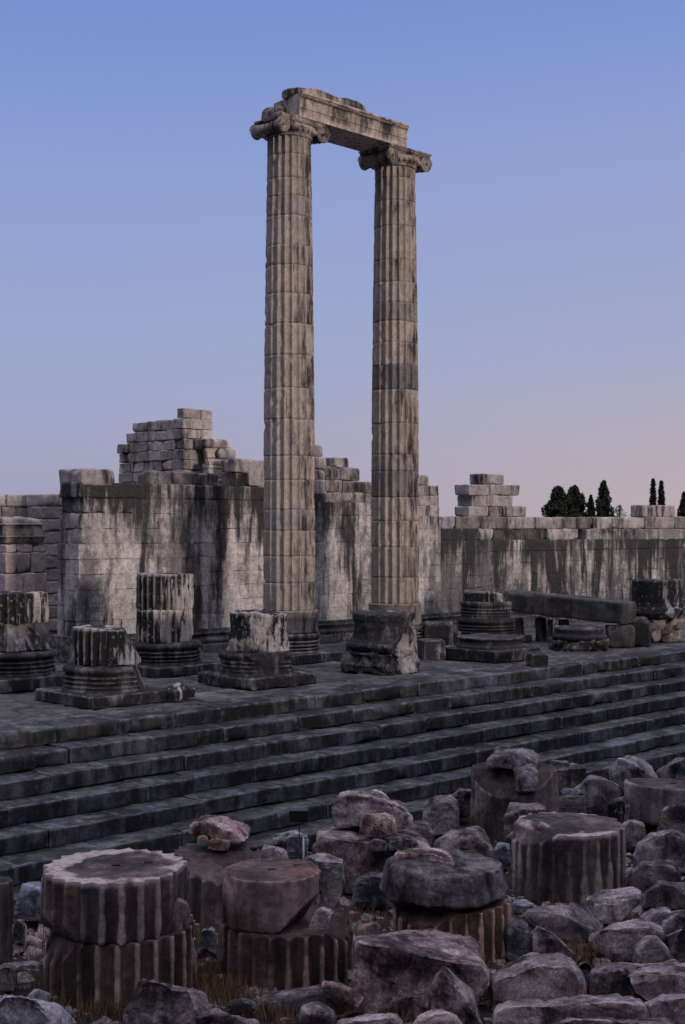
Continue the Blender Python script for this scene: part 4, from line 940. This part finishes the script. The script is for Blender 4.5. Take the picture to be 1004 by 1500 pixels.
# --- octagonal slab stack
pts = []
for k in range(9):
    a = 2*math.pi*k/9+.2
    pts += [(1.12*math.cos(a), 1.05*math.sin(a), .12), (1.0*math.cos(a), .95*math.sin(a), .60 if k % 3 else .55), (.9*math.cos(a), .85*math.sin(a), -.0)]
o = link('fallen_slab', finish(hullbm(pts), .03, 2, ((1.2, .06), (4, .03), (10, .012))), M['rock'], None, ((653-CX)/F*22.5, 22.5, -1.72), 0, (.5,.46,.5)); tag(o, 'thick dark angular slab lying on the orange stained drum', 'stone', 'fallen stones in front of the steps')
S('elongated pinkish stone on the thick dark angular slab', 22.45, [(568,1268),(572,1252),(600,1250),(640,1250),(664,1256),(668,1270),(640,1275),(590,1273)], [(580,1244),(615,1241),(655,1246)], .5, 'rock', (1.45,1.1,1.1))
S('small chip of stone on the big upright drum', 25.7, [(789,1212),(791,1205),(806,1211),(810,1218),(798,1217)], [(794,1203),(808,1209)], .3, 'rock', PK)
# --- right foreground
S('small blue block right of the thick dark slab', Yb(1342), [(750,1338),(751,1324),(764,1328),(788,1328),(786,1340)], [(757,1317),(770,1318),(787,1326)], .5, 'rock', BL)
S('tilted broad slab in front of the big upright drum', Yb(1392), [(764,1345),(772,1336),(830,1342),(872,1362),(880,1372),(840,1384),(800,1372)], [(785,1330),(845,1318),(862,1319),(882,1358)], .9, 'rock', (.72,.66,.7))
S('flat topped block at the right foot of the big upright drum', Yb(1368), [(864,1318),(872,1350),(905,1354),(940,1328),(938,1310),(910,1326),(875,1324)], [(864,1314),(880,1299),(938,1301),(942,1312)], .9, 'rock', (1.0,.92,1.0))
S('long slanting stone ridge left of the right hand hollow', Yb(1418), [(778,1410),(777,1362),(790,1356),(815,1374),(845,1400),(862,1412)], [(785,1354),(812,1366),(850,1398)], .5, 'rock', (.95,.9,.98))
S('dark stone in the hollow right of the orange stained drum', Yb(1412), [(746,1405),(747,1352),(762,1346),(774,1356),(776,1405)], [(752,1343),(770,1348)], .5, 'rock', (.5,.52,.6))
S('large boulder with a reddish underside right of the tilted slab', Yb(1412), [(868,1395),(870,1372),(885,1360),(915,1375),(970,1358),(974,1385),(950,1408),(900,1410)], [(892,1356),(925,1342),(945,1345),(970,1356)], .9, 'rock', (1.0,.88,.92))
S('pointed grey boulder in front of the reddish bottomed boulder', Yb(1424), [(932,1418),(934,1395),(944,1376),(958,1374),(975,1390),(995,1418)], [(948,1371),(962,1371),(980,1388)], .5, 'rock', (.85,.82,.9))
S('angular dark stone above the reddish bottomed boulder', Yb(1385), [(945,1372),(944,1345),(955,1336),(985,1335),(990,1372)], [(955,1328),(978,1324)], .6, 'rock', (.7,.66,.74))
S('ridged stone at the right edge above the round edge boulder', Yb(1392), [(968,1380),(972,1352),(985,1340),(1012,1336),(1025,1380)], [(985,1334),(1010,1330)], .6, 'rock', (.8,.75,.82))
S('round boulder cut by the right edge of the photo', Yb(1422), [(984,1412),(982,1375),(992,1362),(1012,1356),(1030,1380),(1030,1415)], [(996,1357),(1018,1354)], .7, 'rock', (.72,.68,.75))
S('huge rounded boulder with a dark front at lower right', Yb(1488), [(722,1480),(722,1440),(735,1424),(760,1410),(830,1415),(855,1430),(872,1460),(870,1480)], [(740,1412),(775,1394),(820,1393),(850,1408)], .9, 'rock', (.9,.76,.8))
S('blue grey stone behind the right shoulder of the huge boulder', Yb(1462), [(846,1452),(846,1418),(858,1410),(870,1420),(872,1452)], [(850,1408),(864,1412)], .4, 'rock', (.65,.75,.92))
S('squarish dark boulder right of the huge rounded boulder', Yb(1475), [(870,1468),(868,1428),(876,1418),(920,1420),(930,1430),(935,1468)], [(880,1412),(925,1411)], .7, 'rock', (.82,.72,.78))
S('long pale topped boulder reaching the right edge', Yb(1488), [(921,1430),(930,1456),(950,1468),(1030,1462),(1030,1430),(940,1424)], [(930,1416),(985,1410),(1030,1409)], .9, 'rock', (1.05,.92,.98))
S('flat stone peeping over the squarish dark boulder', Yb(1442), [(895,1440),(898,1412),(950,1414),(1005,1412),(1005,1440)], [(905,1408),(990,1408)], .5, 'rock', (.9,.82,.88))
S('long flat boulder lying along the bottom right', Yb(1525), [(722,1520),(720,1488),(740,1474),(800,1472),(880,1470),(940,1472),(958,1488),(960,1500),(940,1520)], [(745,1464),(830,1460),(900,1455),(940,1460),(955,1474)], .8, 'rock', (1.05,.88,.94), ridge=.03)
S('corner boulder at the bottom right edge', Yb(1522), [(952,1515),(951,1475),(965,1464),(1000,1462),(1030,1466),(1030,1515)], [(968,1456),(1010,1452)], .7, 'rock', (.95,.84,.92))
S('lowest pale boulder along the bottom right margin', Yb(1550), [(798,1545),(805,1500),(840,1492),(900,1494),(985,1500),(1010,1515),(1010,1545)], [(830,1488),(890,1487),(960,1492)], .6, 'rock', (1.1,.95,1.0))
S('block footing below the big cut block at the bottom centre', 19.1, [(560,1510),(562,1460),(632,1458),(640,1510)], [(570,1452),(630,1452)], .5, 'rock', (.85,.68,.68))
# ------------------------------------------------------------------ floodlight
def floodlight():
    Y = 25.4; x, _, zl = pix(438, 1194, Y); r_ = root('floodlight', 'black floodlight on a thin pole standing before the steps', 'floodlight', (x+.09, Y, GZ), 0)
    hz = zl-GZ; mb = MB(); T(mb, ebox((.36, .16, .24), res=.06, r=.02, amp=0), (-.09, 0, hz), 0, (.12, 0)); link('lamp_housing', mb.mesh(merge=1e-5), M['iron'], r_)
    mb = MB(); T(mb, ebox((.32, .012, .20), res=.1, r=.004, amp=0), (-.09, .09, hz+.01)); link('lens', mb.mesh(merge=1e-5), M['steel'], r_, color=(.2,.2,.2))
    mb = MB(); mb.add(*lathe([(.022, 0), (.022, hz-.42)], 10)); link('pole', mb.mesh(), M['steel'], r_)
    mb = MB(); T(mb, ebox((.34, .03, .02), res=.1, r=.005, amp=0), (-.03, 0, hz-.43)); T(mb, ebox((.02, .03, .34), res=.1, r=.005, amp=0), (-.08, 0, hz-.26)); link('bracket', mb.mesh(merge=1e-5), M['iron'], r_)
floodlight()
# ------------------------------------------------------------------ rubble and dry grass
def litter():
    mb = MB()
    for k in range(3400):
        px = R.uniform(-30, 1034); py = R.uniform(1215, 1530); Y = Yb(py)
        x, y, z = pix(px, py, Y); u_, v_ = to_uv(x, y)
        if v_ < V0+6*TREAD+.1: continue
        s = R.uniform(.03, .09) if R.random() < .7 else R.uniform(.1, .26); n = 9
        pts = np.array([(R.gauss(0, 1), R.gauss(0, 1), R.gauss(0, .7)) for _ in range(n)]); pts /= np.linalg.norm(pts, axis=1, keepdims=True)
        bm = hullbm([tuple(p*np.array([s, s*R.uniform(.6, 1), s*.6])) for p in pts]); bm.verts.index_update()
        mb.add([(v.co.x+x, v.co.y+y, v.co.z+GZ+.02) for v in bm.verts], [[v.index for v in f.verts] for f in bm.faces]); bm.free()
    tag(link('rubble', mb.mesh(smooth=False), M['rock'], None, None, 0, (.75,.7,.75)), 'small stone rubble and chips scattered between the fallen stones', 'rubble', kind='stuff')
    mb = MB(); V = []; Fc = []
    tufts = [(R.uniform(-20, 1024), R.uniform(1330, 1525)) for _ in range(260)]+[(R.gauss(320, 25), R.uniform(1420, 1480)) for _ in range(40)]+[(R.gauss(160, 40), R.uniform(1470, 1500)) for _ in range(30)]+[(R.gauss(860, 25), R.uniform(1390, 1425)) for _ in range(25)]+[(R.gauss(420, 40), R.uniform(1480, 1515)) for _ in range(25)]
    for px, py in tufts:
        x, y, _ = pix(px, py, Yb(py))
        for k in range(26):
            a = R.uniform(0, 6.28); l = R.uniform(.12, .38); bx, by = x+R.gauss(0, .12), y+R.gauss(0, .12); ln = R.uniform(.1, .7)*l; n = len(V)
            ca, sa = math.cos(a), math.sin(a); w = .006
            V += [(bx-sa*w, by+ca*w, GZ), (bx+sa*w, by-ca*w, GZ), (bx+ca*ln*.5+sa*w*.6, by+sa*ln*.5-ca*w*.6, GZ+l*.65), (bx+ca*ln*.5-sa*w*.6, by+sa*ln*.5+ca*w*.6, GZ+l*.65), (bx+ca*ln, by+sa*ln, GZ+l*.9)]
            Fc += [(n, n+1, n+2, n+3), (n+3, n+2, n+4)]
    mb.add(V, Fc); tag(link('dry_grass', mb.mesh(), M['dry']), 'dry brown grass growing between the fallen stones', 'grass', kind='stuff')
litter()
# ------------------------------------------------------------------ cypresses beyond the temple
def tree(label, px, py_top, w_px, Y, shape='cypress', name='cypress_tree', seed=0):
    g0 = 2.75; x = (px-CX)/F*Y; H_ = zat(py_top, Y)-g0; Rm = w_px/2/F*Y
    r_ = root(name, label, 'tree', (x, Y, g0), 0, 'dark trees beyond the wall')
    rg = random.Random(seed); mb = MB(); mb.add(*lathe([(.22, 0), (.15, H_*.4), (.03, H_*.95)], 8)); link('trunk', mb.mesh(), M['bark'], r_)
    V = []; Fc = []
    for k in range(9000 if shape != 'bush' else 1500):
        t = rg.random()
        if shape == 'cypress': env = (1-t)**.62*min(1, (t+.12)*3.2)
        elif shape == 'round': env = (1-t)**.5*(.55+.45*math.sin(min(1, t*2.2)*1.5708))*1.15
        else: env = math.sqrt(max(0, 1-t*t))
        a = rg.random()*6.2832; lump = 1+.22*math.sin(a*3+t*9+seed)+.16*math.sin(a*5-t*23+seed*2)+.12*math.sin(t*41+a*2)
        lump += .25*math.sin(t*17+seed)*math.sin(a+seed)
        rr = Rm*env*lump*(rg.random()**.42)
        z = H_*(.06+.94*t); s = H_*(.032 if shape == 'round' else .020)*rg.uniform(.6, 1.5)
        p = np.array([rr*math.cos(a), rr*math.sin(a), z]); d1 = np.array([rg.gauss(0, 1), rg.gauss(0, 1), rg.gauss(.9, 1)]); d2 = np.array([rg.gauss(0, 1), rg.gauss(0, 1), rg.gauss(0, 1)])
        d1 *= s*1.5/np.linalg.norm(d1); d2 *= s*.6/np.linalg.norm(d2); n = len(V)
        V += [tuple(p-d2), tuple(p+d2), tuple(p+d1)]; Fc.append((n, n+1, n+2))
    mb = MB(); mb.add(V, Fc); link('crown', mb.mesh(smooth=False), M['cypress'], r_)
tree('broad rounded dark tree leftmost of the tree group', 818, 715, 46, 175, 'round', 'evergreen_tree', 1)
tree('tall ragged dark tree just right of the broad rounded one', 842, 714, 40, 176, 'round', 'evergreen_tree', 2)
tree('small narrow cypress in the middle of the tree group', 866, 726, 20, 178, 'cypress', 'cypress_tree', 3)
tree('tallest pointed cypress at the right of the tree group', 885, 705, 36, 174, 'cypress', 'cypress_tree', 4)
tree('slim cypress left one of the twin pair near the ornate block', 957, 703, 13, 170, 'cypress', 'cypress_tree', 5)
tree('slim cypress right one of the twin pair near the ornate block', 969, 706, 15, 171, 'cypress', 'cypress_tree', 6)
tree('cypress cut by the right edge of the photo', 1002, 722, 24, 170, 'cypress', 'cypress_tree', 7)
tree('low thin leafy tree between the tree group and the ornate block', 908, 740, 22, 172, 'bush', 'leafy_tree', 8)
tree('low bush line to the right of the thin leafy tree', 930, 751, 34, 178, 'bush', 'bush', 9)
tree('low bush peeping over the wall left of the stacked pier', 689, 748, 12, 178, 'bush', 'bush', 10)
